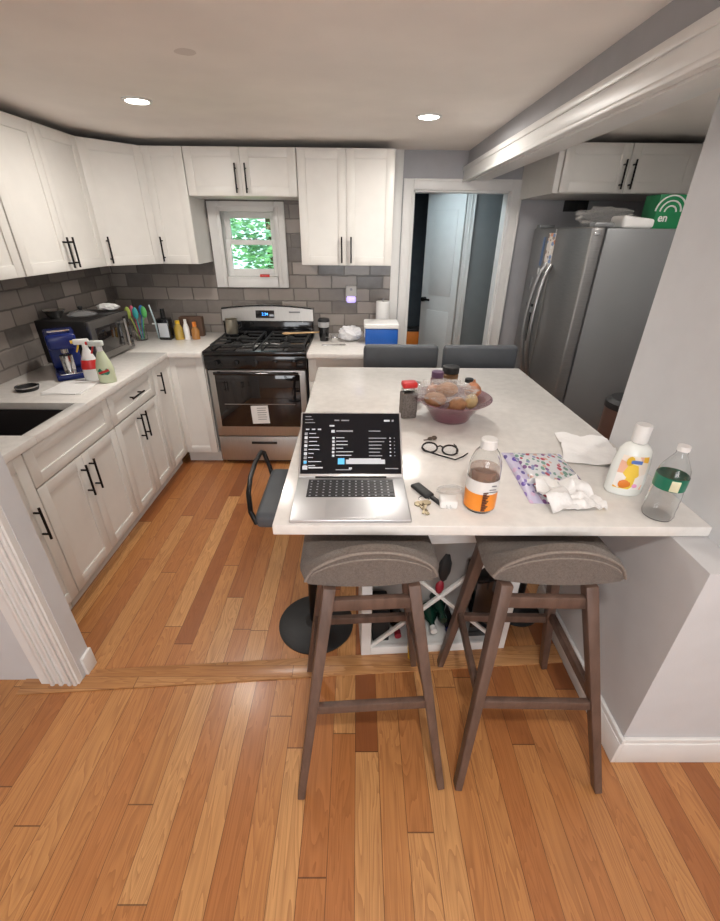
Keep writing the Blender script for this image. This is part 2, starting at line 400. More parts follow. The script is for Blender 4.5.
struct('wall_right', B().box(2.18, 2.3, 1.59, YB, 0, CEIL), 'wall_grey')
b = B().box(1.036, 3.0, .842, 1.585, 0, CEIL); struct('wall_pillar', b, 'wall')
struct('wall_knee', B().box(.930, 1.036, .842, 1.585, 0, .8775), 'wall')
struct('wall_dining_left', B().box(-3.1, -3.0, -2.2, 1.225, 0, CEIL), 'dining')
struct('wall_dining_right', B().box(3.0, 3.1, -2.2, 1.585, 0, CEIL), 'dining')
struct('wall_dining_rear', B().box(-3.1, 3.1, -2.3, -2.2, 0, CEIL), 'dining')
# tiles on the back and left walls
b = B()
b.box(-1.978, WX0, YB-.009, YB, .90, 1.46); b.box(-1.14, WX0, YB-.009, YB, 1.46, 2.0); b.box(WX0, WX1, YB-.009, YB, .90, WZ0); b.box(WX0, WX1, YB-.009, YB, WZ1, 1.88)
b.box(WX1, .325, YB-.009, YB, .90, 1.46); b.box(WX1, -.40, YB-.009, YB, 1.46, 1.88)
struct('wall_back_tiles', b, 'tileb')
struct('wall_left_tiles', B().box(-1.98, -1.971, 1.24, YB-.01, .90, 1.46), 'tilel')
# baseboards
def baseboard(name, pts):
    b = B(); (x0, x1, y0, y1) = pts
    b.box(x0, x1, y0, y1, 0, .112, .002); 
    cx, cy = (x0+x1)/2, (y0+y1)/2
    b.box(x0+(.003 if x1-x0 < .05 else 0), x1, y0+(.004 if y1-y0 < .05 else 0), y1, .112, .134, .003)
    return struct(name, b, 'trim')
baseboard('baseboard_pillar_side', (.914, .930, .826, 1.585))
baseboard('baseboard_pillar_front', (.930, 3.0, .826, .842))
struct('baseboard_partition', B().box(-1.14, -1.128, 1.165, 1.228, 0, .10, .002), 'trim')
# partition end casing (moulded)
b = B(); b.box(-1.30, -1.142, 1.122, 1.145, 0, CEIL)
for x in (-1.158, -1.18, -1.215, -1.25): b.box(x-.008, x+.008, 1.112, 1.124, 0, CEIL, .004)
struct('trim_1', b, 'trim')
# threshold strip, slightly askew like the walls of an old house
b = B(); b.box(-1.3, 1.16, -.048, .048, 0, .006, .002); b.xf((0, 0, R(3.6)), (-.08, 1.205, 0))
# keep its ends between the partition and the pillar
for v in b.bm.verts:
    v.co.x = min(.912, max(-1.42, v.co.x))
struct('trim_2', b, 'strip')
# beam with moulding
b = B()
b.box(.765, .935, -2.2, YB, 1.992, 2.075, .004)
b.box(.757, .768, -2.2, YB, 2.052, 2.080, .004)
b.box(.757, .768, -2.2, YB, 1.985, 2.002, .004)
b.box(.80, .812, -2.2, YB, 1.984, 1.994, .003)
struct('trim_3', b, 'trim')
struct('ceiling_soffit', B().box(.79, .915, -2.2, YB, 2.076, CEIL), 'wall_grey')
# doorway casing
struct('trim_6', B().box(.262, .326, YB-.012, YB, 0, CEIL, .002), 'trim')
b = B()
for x0, x1, s_ in ((DX0-.078, DX0, -1), (DX1, DX1+.085, 1)):
    b.box(x0, x1, YB-.018, YB, 0, DZ+.070, .003)
    xo = x0+.008 if s_ < 0 else x1-.008
    b.box(xo-.008, xo+.008, YB-.026, YB-.016, 0, DZ+.070, .003)
    xi = x1-.010 if s_ < 0 else x0+.010
    b.box(xi-.008, xi+.008, YB-.023, YB-.016, 0, DZ, .003)
b.box(DX0, DX1, YB-.018, YB, DZ, DZ+.070, .003); b.box(DX0, DX1, YB-.026, YB-.016, DZ+.054, DZ+.070, .003)
b.box(DX0, DX0+.012, YB, 3.86, 0, DZ); b.box(DX1-.012, DX1, YB, 3.86, 0, DZ); b.box(DX0, DX1, YB, 3.86, DZ-.012, DZ)
struct('trim_4', b, 'trim')
# hallway behind the doorway
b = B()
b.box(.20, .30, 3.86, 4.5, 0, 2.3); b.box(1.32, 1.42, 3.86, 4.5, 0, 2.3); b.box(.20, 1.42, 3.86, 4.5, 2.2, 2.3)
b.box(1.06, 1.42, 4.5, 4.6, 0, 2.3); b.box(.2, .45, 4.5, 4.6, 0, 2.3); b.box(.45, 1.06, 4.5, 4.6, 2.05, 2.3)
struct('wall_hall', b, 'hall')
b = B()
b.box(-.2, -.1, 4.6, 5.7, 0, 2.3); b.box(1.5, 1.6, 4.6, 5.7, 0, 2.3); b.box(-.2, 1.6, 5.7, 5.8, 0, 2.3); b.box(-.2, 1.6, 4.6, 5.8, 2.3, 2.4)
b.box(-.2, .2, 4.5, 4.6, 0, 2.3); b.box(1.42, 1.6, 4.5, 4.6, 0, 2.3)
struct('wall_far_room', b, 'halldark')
b = B(); b.box(.985, 1.06, 4.482, 4.5, 0, 2.1, .003)
for x in (.99, 1.02, 1.05): b.box(x-.006, x+.006, 4.474, 4.484, 0, 2.1, .003)
struct('trim_5', b, 'trim')
dr = sroot('door_1', (.985, 4.52, 0), R(180-48))
b = B(); b.box(0, .44, -.018, .018, .01, 2.03, .002)
b2 = b
struct('door_leaf', b, 'trim', dr)
b = B()
for z0, z1 in ((.25, .95), (1.1, 1.85)): 
    b.box(.07, .35, .018, .024, z0, z1, .003)
struct('door_panel', b, 'trim', dr)
b = B(); b.cyl(.39, 1.05, .018, .06, .022, axis='Y'); b.box(.30, .40, .05, .062, 1.04, 1.06, .004)
struct('door_handle', b, 'black_metal', dr)

# window
win = sroot('window_1', (0, 0, 0))
b = B(); TX0, TX1, TZ0, TZ1 = -1.125, -.553, 1.262, 1.852
y0, y1 = YB-.034, YB-.009
b.box(TX0, WX0+.012, y0, y1, TZ0, TZ1, .003); b.box(WX1-.012, TX1, y0, y1, TZ0, TZ1, .003)
b.box(WX0, WX1, y0, y1, WZ1-.012, TZ1, .003); b.box(WX0, WX1, y0, y1, TZ0, WZ0+.012, .003)
for x in (WX0-.02, WX1+.02): b.box(x-.006, x+.006, y0-.006, y0+.002, TZ0+.03, TZ1-.03, .002)
b.box(WX0-.02, WX1+.02, y0-.006, y0+.002, WZ1+.014, WZ1+.026, .002)
struct('window_trim', b, 'trim', win)
b = B(); j = .012
b.box(WX0, WX0+j, y0, 3.86, WZ0, WZ1); b.box(WX1-j, WX1, y0, 3.86, WZ0, WZ1); b.box(WX0, WX1, y0, 3.86, WZ1-j, WZ1); b.box(WX0, WX1, y0, 3.86, WZ0, WZ0+.014)
struct('window_jamb', b, 'trim', win)
def sash(name, x0, x1, z0, z1, y, fr, bot):
    b = B(); t = .014
    b.box(x0, x0+fr, y-t, y+t, z0, z1, .003); b.box(x1-fr, x1, y-t, y+t, z0, z1, .003)
    b.box(x0+fr, x1-fr, y-t, y+t, z1-fr, z1, .003); b.box(x0+fr, x1-fr, y-t, y+t, z0, z0+bot, .003)
    o = struct(name, b, 'trim', win)
    struct('pane', B().box(x0+fr, x1-fr, y-.002, y+.002, z0+bot, z1-fr), 'pane', o)
sash('upper_sash', WX0+.013, WX1-.013, 1.565, 1.787, 3.815, .042, .03)
sash('lower_sash', WX0+.013, WX1-.013, 1.340, 1.600, 3.782, .036, .055)
struct('sash_lock', B().box(-.845, -.825, 3.765, 3.795, 1.600, 1.612, .002).box(-.80, -.78, 3.765, 3.795, 1.600, 1.612, .002), 'chrome', win)
w2 = sroot('added_fill_window', (.1, -2.2, 1.42))  # unseen rear window, added to house the fill light
b = B(); b.box(-.93, -.86, 0, .04, -.68, .68, .004); b.box(.86, .93, 0, .04, -.68, .68, .004); b.box(-.86, .86, 0, .04, .61, .68, .004); b.box(-.86, .86, 0, .06, -.68, -.61, .004); b.box(-.02, .02, 0, .03, -.61, .61, .004)
struct('fill_window_frame', b, 'trim', w2)
struct('pane', B().box(-.86, .86, .002, .008, -.61, .61), 'fillpane', w2)
# outside: tree, hedge and lawn
tag(obj('lawn', B().box(-6, 3, 6.0, 14, -.2, -.05), 'grass'), 'green lawn outside beyond the small kitchen window', 'lawn', kind='stuff')
def foliage(name, label, cx, cy, cz, rx_, ry_, rz_, n, sz, m='leaf'):
    t = thing(name, label, 'tree', (cx, cy, -.049)); b = B()
    for i in range(n):
        a = random.uniform(0, 2*PI); ph = math.acos(random.uniform(-1, 1)); rr = random.uniform(.5, 1)**.5
        p = Vector((rx_*rr*math.sin(ph)*math.cos(a), ry_*rr*math.sin(ph)*math.sin(a), cz+.05+rz_*rr*math.cos(ph)))
        e = Matrix.Rotation(random.uniform(0, 6.3), 3, 'Z') @ Matrix.Rotation(random.uniform(-1, 1), 3, 'X')
        q = [p + e @ Vector(v)*sz for v in ((-.5, 0, 0), (0, -.25, .1), (.6, 0, 0), (0, .25, .1))]
        b.bm.faces.new([b.bm.verts.new(v) for v in q])
    obj('foliage', b, m, t)
    obj('trunk', B().tube([(0, 0, 0), (.05, 0, cz*.5), (0, 0, cz+rz_*.3)], [.12, .09, .04], 8), 'bark', t)
foliage('leafy_tree', 'leafy green tree seen through the left half of the small window', -3.3, 8.5, 2.4, 1.4, .8, 1.8, 5200, .17)
foliage('leafy_tree', 'paler leafy tree seen through the right half of the small window', -2.0, 10.8, 2.9, 1.6, .8, 2.2, 5200, .18)

# ceiling lamps
for i, (x, y, e) in enumerate(LAMPS):
    lab = ['left one of the two glowing recessed ceiling lights in the kitchen', 'right one of the two glowing recessed ceiling lights in the kitchen, nearer the beam',
           'recessed ceiling light above the near end of the island', 'recessed ceiling light over the left of the dining area', 'recessed ceiling light over the right of the dining area', 'unseen recessed light added to brighten the nook in front of the refrigerator side'][i]
    t = thing('recessed_light', lab, 'ceiling light', (x, y, CEIL), 0, 'recessed ceiling lights')
    obj('trim_ring', B().lathe([(.066, 0), (.066, -.004), (.052, -.007), (.050, -.001)], seg=36), 'trim', t)
    obj('lens', B().cyl(0, 0, -.004, -.0005, .050, seg=36), 'lens', t)

t = thing('hall_fill_fixture', 'unseen round fixture added for the fill light in the hallway beyond the doorway', 'ceiling light', (.62, 4.15, 2.1995))  # unseen fixture, added to give the hallway fill light a body
obj('fixture_base', B().cyl(0, 0, -.03, 0, .17, seg=36), 'trim', t)
obj('diffuser', B().cyl(0, 0, -.048, -.0305, .155, seg=36), 'coolpane', t)

# ------------------------------------------------------------------ cabinets
def pull(b, x, z, L, vertical=True, y=0):
    r = .0055
    if vertical:
        b.cyl(x, y-.030, z-L/2, z+L/2, r, seg=10)
        for s_ in (-1, 1): b.cyl(x, z+s_*L*.34, y-.030, y, .0048, seg=8, axis='Y')
    else:
        b.cyl(y-.030, z, x-L/2, x+L/2, r, seg=10, axis='X')
        for s_ in (-1, 1): b.cyl(x+s_*L*.34, z, y-.030, y, .0048, seg=8, axis='Y')
    return b
def shaker(x0, x1, z0, z1, fr=.055, th=.019):
    b = B(); b.box(x0, x1, -th+.007, 0, z0, z1)
    fz = min(fr, (z1-z0)*.3)
    b.box(x0, x0+fr, -th, -.004, z0, z1, .0022); b.box(x1-fr, x1, -th, -.004, z0, z1, .0022)
    b.box(x0+fr-.001, x1-fr+.001, -th, -.004, z1-fz, z1, .0022); b.box(x0+fr-.001, x1-fr+.001, -th, -.004, z0, z0+fz, .0022)
    return b
def cabinet(label, loc, rz, w, z0, z1, d, fronts, group, toe=False, poly=None, cat='cabinet'):
    """local x along the front, front at y=0, body behind it"""
    t = thing('kitchen_cabinet', label, cat, (*loc, 0), rz, group)
    b = B()
    zb = z0+.10 if toe else z0
    if poly: b.prism(poly, zb, z1)
    elif 'sink base' in label:
        b.box(.0008, w-.0008, 0, d, zb, .68); b.box(.0008, .018, 0, d, .68, z1); b.box(w-.018, w-.0008, 0, d, .68, z1); b.box(.018, w-.018, 0, .02, .68, z1)
    else: b.box(.0008, w-.0008, 0, d, zb, z1)
    obj('body', b, 'cab', t)
    if toe: obj('toe_kick', B().box(.001, w-.001, .045, .065, 0, zb-.0005), 'cabin', t)
    for (kind, x0, x1, a, c, hd) in fronts:
        o = obj(kind, shaker(x0, x1, a, c, th=.019), 'cab', t)
        if hd:
            hx, hz, L, vert = hd
            obj('handle', pull(B(), hx, hz, L, vert, -.019), 'black_metal', o)
    return t
GB, GU = 'white base cabinets', 'white upper cabinets'
XF = -1.370; XB = -1.972
g = .0025
def base_left(label, ya, yb, fr): return cabinet(label, (XF, ya), R(90), yb-ya, 0, .868, XF-XB-.006, fr, GB, toe=True)
w = .303; base_left('white base cabinet beside the partition, nearest the camera, one bar handle on its door', 1.235, 1.538, [('door', g, w-g, .105, .862, (w-.06, .56, .16, True))])
w = .655; base_left('white sink base cabinet with a blank panel over two doors', 1.54, 2.195, [('false_drawer', g, w-g, .695, .862, None),
    ('door', g, w/2-g/2, .105, .688, (w/2-.035, .565, .17, True)), ('door', w/2+g/2, w-g, .105, .688, (w/2+.035, .565, .17, True))])
w = .566; base_left('white base cabinet with one drawer and two doors, right of the sink cabinet', 2.197, 2.763, [('drawer', g, w-g, .695, .862, (w/2, .785, .15, False)),
    ('door', g, w/2-g/2, .105, .688, (w/2-.03, .585, .17, True)), ('door', w/2+g/2, w-g, .105, .688, (w/2+.03, .585, .17, True))])
w = .301; base_left('narrow tall-door white base cabinet at the inner corner', 2.765, 3.066, [('door', g, w-g, .105, .862, (.065, .745, .15, True))])
cabinet('white base cabinet facing the camera between the corner and the left side of the stove', (-1.366, 3.07), 0, .264, 0, .868, .65, [('door', .004, .258, .105, .862, None)], GB, toe=True)
cabinet('white base cabinet right of the stove, below the blue cooler', (-.355, 3.07), 0, .64, 0, .868, .65, [('drawer', g, .637, .695, .862, (.32, .785, .15, False)),
    ('door', g, .309, .105, .688, (.28, .585, .17, True)), ('door', .311, .637, .105, .688, (.34, .585, .17, True))], GB, toe=True)
# countertops
ct = thing('countertop', 'white speckled quartz counter running along the left wall and into the corner', 'countertop', (0, 0, .87))
SY0, SY1, SX0, SX1 = 1.62, 2.005, -1.86, -1.392     # sink cut-out
b = B()
x0, x1 = XB+.004, -1.335
b.box(x0, x1, 1.232, SY0, 0, .036, .003); b.box(x0, x1, SY1, 3.02, 0, .036, .003)
b.box(x0, SX0, SY0, SY1, 0, .036); b.box(SX1, x1, SY0, SY1, 0, .036, .002)
b.box(x0, -1.101, 3.0205, YB-.012, 0, .036, .003)
obj('slab', b, 'counter', ct)
tag(obj('countertop', B().box(-.357, .300, 3.02, YB-.012, .870, .906, .003), 'counter'), 'short white quartz counter right of the stove', 'countertop')
sk = thing('sink', 'dark undermount sink in the left counter', 'sink', (0, 0, .87))
b = B(); sb = -.17
b.box(SX0, SX1, SY0, SY1, sb-.002, sb); b.box(SX0, SX0+.002, SY0, SY1, sb, -.001); b.box(SX1-.002, SX1, SY0, SY1, sb, -.001)
b.box(SX0, SX1, SY0, SY0+.002, sb, -.001); b.box(SX0, SX1, SY1-.002, SY1, sb, -.001)
obj('basin', b, mat('sink_granite', (.035, .03, .03), .4), sk)
obj('drain', B().cyl((SX0+SX1)/2, (SY0+SY1)/2, sb, sb+.004, .045), 'chrome', sk)
# upper cabinets
UZ0, UZ1 = 1.447, 2.135
def hd(x): return (x, UZ0+.095, .155, True)
XU = -1.665
w = .80; cabinet('white two-door upper cabinet on the left wall, nearest the camera', (XU, 1.52), R(90), w, UZ0, UZ1, -1.972-XU and (XU+1.972), [('door', g, w/2-g/2, UZ0+.002, UZ1-.002, hd(w/2-.03)), ('door', w/2+g/2, w-g, UZ0+.002, UZ1-.002, hd(w/2+.03))], GU)
w = .78; cabinet('white two-door upper cabinet on the left wall above the microwave', (XU, 2.325), R(90), w, UZ0, UZ1, XU+1.972, [('door', g, .395, UZ0+.002, UZ1-.002, hd(.370)), ('door', .398, w-g, UZ0+.002, UZ1-.002, hd(.423))], GU)
# diagonal corner
p0 = Vector((XU, 3.108)); p1 = Vector((-1.408, 3.408)); dd = p1-p0; ang = math.atan2(dd.y, dd.x); wdt = dd.length
def loc2(x, y):
    v = Vector((x, y))-p0; return (v.x*math.cos(-ang)-v.y*math.sin(-ang), v.x*math.sin(-ang)+v.y*math.cos(-ang))
poly = [(0, 0), (wdt, 0), loc2(-1.408, YB-.012), loc2(-1.970, YB-.012), loc2(-1.970, 3.108)]
cabinet('white diagonal corner upper cabinet with one door', (p0.x, p0.y), ang, wdt, UZ0, UZ1, .3, [('door', .004, wdt-.004, UZ0+.002, UZ1-.002, hd(.04))], GU, poly=poly)
DU = YB-.012-3.41
cabinet('narrow white one-door upper cabinet left of the window', (-1.4065, 3.41), 0, .268, UZ0, UZ1, DU, [('door', .003, .266, UZ0+.002, UZ1-.002, hd(.035))], GU)
w = .7325; cabinet('short wide white upper cabinet above the window', (-1.1375, 3.41), 0, w, 1.862, UZ1, DU, [('door', g, w/2-.001, 1.864, UZ1-.002, (w/2-.033, 1.962, .165, True)), ('door', w/2+.001, w-g, 1.864, UZ1-.002, (w/2+.033, 1.962, .165, True))], GU)
w = .645; cabinet('tall white two-door upper cabinet right of the window, next to the doorway', (-.4035, 3.41), 0, w, UZ0, UZ1, DU, [('door', g, w/2-.001, UZ0+.002, UZ1-.002, (w/2-.033, UZ0+.10, .165, True)), ('door', w/2+.001, w-g, UZ0+.002, UZ1-.002, (w/2+.033, UZ0+.10, .165, True))], GU)
w = .93; cabinet('white two-door cabinet high above the refrigerator', (1.195, 3.12), 0, w, 1.880, 2.135, YB-3.12-.003, [('door', .035, .425, 1.884, 2.131, (.395, 1.975, .15, True)), ('door', .428, w-.1, 1.884, 2.131, (.452, 1.975, .15, True))], GU)

# ------------------------------------------------------------------ stove
sx0, sx1 = -1.094, -.364; sw = sx1-sx0
st = thing('stove', 'stainless steel and black gas stove below the window', 'stove', (sx0, 3.06, 0))
dp = YB-.012-3.06
obj('body', B().box(.002, sw-.002, .02, dp, .03, .885), 'blackm', st)
obj('foot_rail', B().box(.03, sw-.03, .05, .08, 0, .03), 'blackm', st)
dw = obj('drawer', B().box(.012, sw-.012, -.005, .02, .035, .245, .004), 'steel', st)
obj('handle', B().box(sw/2-.10, sw/2+.10, -.014, -.004, .183, .203, .004), 'blackm', dw)
od = obj('oven_door', B().box(.012, sw-.012, -.012, .02, .255, .775, .005), 'steel', st)
obj('door_glass', B().box(.055, sw-.055, -.016, -.012, .335, .745, .002), 'glassdark', od)
obj('oven_rack', B().box(.10, sw-.10, -.0168, -.016, .515, .519), 'steel', od)
obj('door_handle', B().cyl(-.042, .758, .06, sw-.06, .011, seg=12, axis='X').box(.08, .10, -.04, -.01, .750, .766).box(sw-.10, sw-.08, -.04, -.01, .750, .766), 'black', od)
cp = obj('control_panel', B().box(0, sw, -.032, .02, .785, .885, .008), 'black', st)
for i in range(5):
    x = sw*(.12+.19*i)
    obj('knob', B().cyl(x, .835, -.058, -.032, .020, .017, seg=18, axis='Y').box(x-.003, x+.003, -.062, -.056, .818, .852), 'black', cp)
obj('cooktop', B().box(-.003, sw+.003, -.035, dp-.07, .885, .915, .008), 'black', st)
for gx in (.20, .56):
    b = B(); z = .945
    for (xa, ya) in ((gx-.15, .03), (gx+.15, .03)): b.box(xa-.006, xa+.006, .03, .50, z-.006, z+.006, .002)
    for ya in (.03, .265, .50): b.box(gx-.156, gx+.156, ya-.006, ya+.006, z-.006, z+.006, .002)
    for ya in (.15, .38):
        b.box(gx-.15, gx-.04, ya-.005, ya+.005, z-.004, z+.008, .002); b.box(gx+.04, gx+.15, ya-.005, ya+.005, z-.004, z+.008, .002)
        b.box(gx-.005, gx+.005, ya-.11, ya-.03, z-.004, z+.008, .002); b.box(gx-.005, gx+.005, ya+.03, ya+.11, z-.004, z+.008, .002)
    for xa in (gx-.15, gx+.15):
        for ya in (.03, .50): b.box(xa-.007, xa+.007, ya-.007, ya+.007, .914, z)
    obj('grate', b, 'iron', st)
    for ya in (.15, .38): obj('burner', B().cyl(gx, ya, .914, .928, .042).cyl(gx, ya, .928, .936, .032), 'iron', st)
# backguard
b = B(); yb = dp-.11
b.box(.0, sw, yb, dp, .885, 1.02, .006)
obj('backguard', b, 'black', st)
b = B(); n = 16; top = []
for i in range(n+1):
    u = i/n; top.append((-.004+(sw+.008)*u, 1.108+.024*(1-(2*u-1)**2)))
A = [b.bm.verts.new((x, yb+.005, 1.020)) for x, z in top]; T1 = [b.bm.verts.new((x, yb+.022, z)) for x, z in top]
T2 = [b.bm.verts.new((x, dp, z)) for x, z in top]; D_ = [b.bm.verts.new((x, dp, 1.020)) for x, z in top]
for i in range(n):
    for P, Q in ((A, T1), (T1, T2), (T2, D_), (D_, A)): b.bm.faces.new((P[i], P[i+1], Q[i+1], Q[i]))
b.bm.faces.new((A[0], T1[0], T2[0], D_[0])); b.bm.faces.new((A[-1], D_[-1], T2[-1], T1[-1]))
bp = obj('display_panel', b, 'steel', st)
b = B(); 
for i in range(n):
    (xa, za), (xb, zb) = top[i], top[i+1]; b.bar((xa, yb+.02, za+.004), (xb+.001, yb+.02, zb+.004), .010, .02, upv=(0, 1, 0))
obj('top_trim', b, 'black', bp)
b = B(); b.box(.270, .420, yb+.002, yb+.010, 1.042, 1.100, .002, rot=(R(-10), 0, 0))
dpl = obj('display', b, 'glassdark', bp)
text('clock_digits', '2:34', .030, 'led', dpl, (.345, yb-.002, 1.072), (R(80), 0, 0))
obj('brand_plate', B().box(.54, .63, yb+.006, yb+.010, 1.082, 1.094, .001), 'fridge_side', bp)
b = B(); b.box(-.065, .065, -.0012, 0, -.072, .072)
tg = tag(obj('paper_tag', b, 'paper'), 'white paper notice stuck on the oven door glass', 'notice'); tg.location = (-.735, 3.0422, .435); tg.rotation_euler = (0, R(-2), 0)
b = B()
for k in range(6): b.box(-.02, .045 if k % 2 else .05, -.0016, -.0012, .05-.018*k, .055-.018*k)
obj('printed_lines', b, 'fridge_side', tg)
# pot and spoon on the stove
t = thing('steel_pot', 'small steel cup-shaped pot on the back left burner', 'pot', (sx0+.11, 3.46, .9535))
obj('pot_body', B().lathe([(0, 0), (.044, 0), (.046, .004), (.046, .105), (.050, .108), (.044, .106), (.043, .006), (0, .006)]), mat('old_brass_steel', (.42, .38, .30), .3, metal=.8), t)
obj('pot_handle', B().tube([(.045, 0, .09), (.075, 0, .085), (.078, 0, .05), (.045, 0, .03)], .004, 8), 'blackm', t)
b = B().tube([(0, 0, 0), (.12, .03, 0), (.24, .05, .002)], [.007, .006, .006], 8).blob((-.03, -.008, 0), .028, 2, sq=(1.3, .9, .35))
o = tag(obj('wooden_spoon', b, 'spoon'), 'wooden spoon lying across the back right stove grate', 'spoon'); o.location = (-.52, 3.42, .963)

# ------------------------------------------------------------------ island table
tb = thing('island_table', 'long white quartz topped kitchen island running toward the camera', 'table', (0, 0, 0))
b = B().prism([(-.243, .995), (1.035, .995), (1.035, 1.60), (1.018, 2.648), (-.243, 2.648)], .881, .916, .004)
obj('tabletop', b, 'counter', tb)
obj('support_panel', B().box(.05, .85, 2.20, 2.235, 0, .88), 'trim', tb)
obj('apron', B().box(.30, .75, 1.72, 2.20, .80, .88), 'trim', tb)

# ------------------------------------------------------------------ near stools
def near_stool(label, loc, rz, dx=0):
    t = thing('saddle_stool', label, 'stool', loc, rz, 'wooden stools with taupe saddle seats')
    F = [(-.236, -.236), (.236, -.236)]; FT = [(-.122+dx, -.055), (.122+dx, -.055)]
    Rr = [(-.225, .235), (.225, .235)]; RT = [(-.122+dx, .165), (.122+dx, .165)]
    def leg(a, c): 
        return B().bar((a[0], a[1], .003), (c[0], c[1], .765), .024, .036, .036, .046, upv=(0, 1, 0))
    for a, c in list(zip(F, FT))+list(zip(Rr, RT)): obj('leg', leg(a, c), 'wood', t)
    def at(a, c, z): u = z/.765; return Vector((a[0]+(c[0]-a[0])*u, a[1]+(c[1]-a[1])*u, z))
    def rung(P, Q, z, w, h, nm):
        p, q = at(*P, z), at(*Q, z); obj(nm, B().bar(p, q, h, w, upv=(0, 1, 0) if abs(p.x-q.x) > .1 else (1, 0, 0)), 'wood', t)
    fl, fr = (F[0], FT[0]), (F[1], FT[1]); rl, rr = (Rr[0], RT[0]), (Rr[1], RT[1])
    rung(fl, fr, .345, .02, .038, 'footrest'); rung(rl, rr, .330, .02, .034, 'rear_rung')
    rung(fl, rl, .365, .02, .034, 'side_rung'); rung(fr, rr, .365, .02, .034, 'side_rung')
    rung(fl, fr, .705, .02, .044, 'apron_rail'); rung(rl, rr, .715, .02, .048, 'apron_rail')
    # saddle seat with an upturned low back
    b = B(); nu, nt_ = 28, 16; z0 = .768; W = .212; D0, D1 = -.075, .30
    def top(u, tt):
        ridge = .100*(1-abs(u)**2.2)
        gf = .10+.90*math.exp(-((tt-.06)/.12)**2) if tt > .06 else 1-.10*((.06-tt)/.06)**2
        end = .040*(1-max(0, (abs(u)-.85)/.15)**2*.55)
        return z0+end+ridge*gf
    def xw(u, tt): return u*W*(1-.10*max(0, .15-tt)/.15)*(1-.08*tt)
    def yw(u, tt): return D0+(D1-D0)*tt+.02*abs(u)**2*(1-tt)
    G = [[b.bm.verts.new((xw(-1+2*i/nu, j/nt_), yw(-1+2*i/nu, j/nt_), top(-1+2*i/nu, j/nt_))) for i in range(nu+1)] for j in range(nt_+1)]
    H = [[b.bm.verts.new((xw(-1+2*i/nu, j/nt_)*.96, yw(-1+2*i/nu, j/nt_)*(1 if j else 1)+(.006 if j == 0 else 0), z0)) for i in range(nu+1)] for j in range(nt_+1)]
    for j in range(nt_):
        for i in range(nu):
            b.bm.faces.new((G[j][i], G[j][i+1], G[j+1][i+1], G[j+1][i])); b.bm.faces.new((H[j][i], H[j+1][i], H[j+1][i+1], H[j][i+1]))
    for i in range(nu):
        b.bm.faces.new((H[0][i], H[0][i+1], G[0][i+1], G[0][i])); b.bm.faces.new((H[-1][i], G[-1][i], G[-1][i+1], H[-1][i+1]))
    for j in range(nt_):
        b.bm.faces.new((H[j][0], G[j][0], G[j+1][0], H[j+1][0])); b.bm.faces.new((H[j][-1], H[j+1][-1], G[j+1][-1], G[j][-1]))
    s = obj('seat', b, 'fabric', t, 60)
    pts = [(xw(-1+2*i/nu, 0)*1.0, yw(-1+2*i/nu, 0)-.0015, top(-1+2*i/nu, 0)-.001) for i in range(nu+1)]
    obj('piping', B().tube(pts, .0042, 8), 'piping', s)
    pts = [(xw(-1+2*i/nu, 0)*.97, yw(-1+2*i/nu, 0)+.001, z0+(top(-1+2*i/nu, 0)-z0)*.80) for i in range(1, nu)]
    obj('seam', B().tube(pts, .0028, 6), 'piping', s)
    return t
near_stool('left one of the two taupe saddle stools, standing in front of the laptop', (.042, .975, 0), R(3.5))
near_stool('right one of the two taupe saddle stools, beside the white pillar', (.590, .982, 0), R(-1.0), -.030)

# ------------------------------------------------------------------ swivel stools
def swivel(label, loc, rz, kind, rbase=.178, group=None, sw_=.36):
    """sitter faces +x, back at -x"""
    t = thing('swivel_stool', label, 'stool', loc, rz, group)
    obj('base', B().lathe([(0, 0), (rbase, 0), (rbase, .006), (rbase*.9, .012), (.05, .020), (.032, .035), (0, .035)], seg=48), 'blackm', t)
    obj('post', B().cyl(0, 0, .03, .45, .028).cyl(0, 0, .45, .70, .019), 'black_metal', t)
    ring = [(.085*rbase/.178+.085*rbase/.178*math.cos(a), .085*rbase/.178*math.sin(a), .33) for a in [2*PI*k/20 for k in range(20)]]
    obj('footrest', B().tube(ring, .009, 8, closed=True).tube([(.0, 0, .33), (.17*rbase/.178, 0, .33)], .009, 8), 'black_metal', t)
    h = sw_/2
    obj('seat', B().box(-h, h, -h, h, .695, .760, .022, 4), 'leather', t)
    obj('seat_plate', B().box(-.09, .09, -.09, .09, .680, .695), 'black_metal', t)
    if kind == 'loop':
        P = [(-h+.005, -h+.01, .715), (-h-.015, -h+.02, .76), (-h-.035, -.09, .795), (-h-.045, 0, .815), (-h-.045, .10, .828), (-h-.04, .19, .828), (-h-.035, .215, .815), (-h-.01, .19, .76), (-h+.005, h-.01, .715)]
        obj('back_loop', B().tube(P, .0095, 10), 'black_metal', t)
    else:
        b = B().box(-h-.045, -h, -.242, .242, .80, 1.022, .022, 4)
        bk = obj('backrest', b, 'leather', t)
        P = [(-h-.022, -.240, .81), (-h-.022, -.240, .995), (-h-.022, -.222, 1.020), (-h-.022, .222, 1.020), (-h-.022, .240, .995), (-h-.022, .240, .81)]
        obj('piping', B().tube(P, .0045, 8), 'leather2', bk)
        obj('back_bracket', B().box(-h-.02, -h-.006, -.10, -.06, .70, .86).box(-h-.02, -h-.006, .06, .10, .70, .86), 'black_metal', t)
    return t
GS = 'swivel bar stools round the island'
swivel('black swivel stool with an open loop back at the left side of the island', (-.190, 1.445, 0), 0, 'loop', group=GS)
swivel('black swivel stool pushed under the island beside the pillar', (.80, 1.54, 0), R(90), 'loop', .115, GS, .24)
swivel('grey padded swivel stool at the far end, in front of the blue cooler', (.285, 2.60, 0), R(-90), 'pad', group=GS)
swivel('grey padded swivel stool at the far end, in front of the doorway', (.803, 2.60, 0), R(-90), 'pad', group=GS)

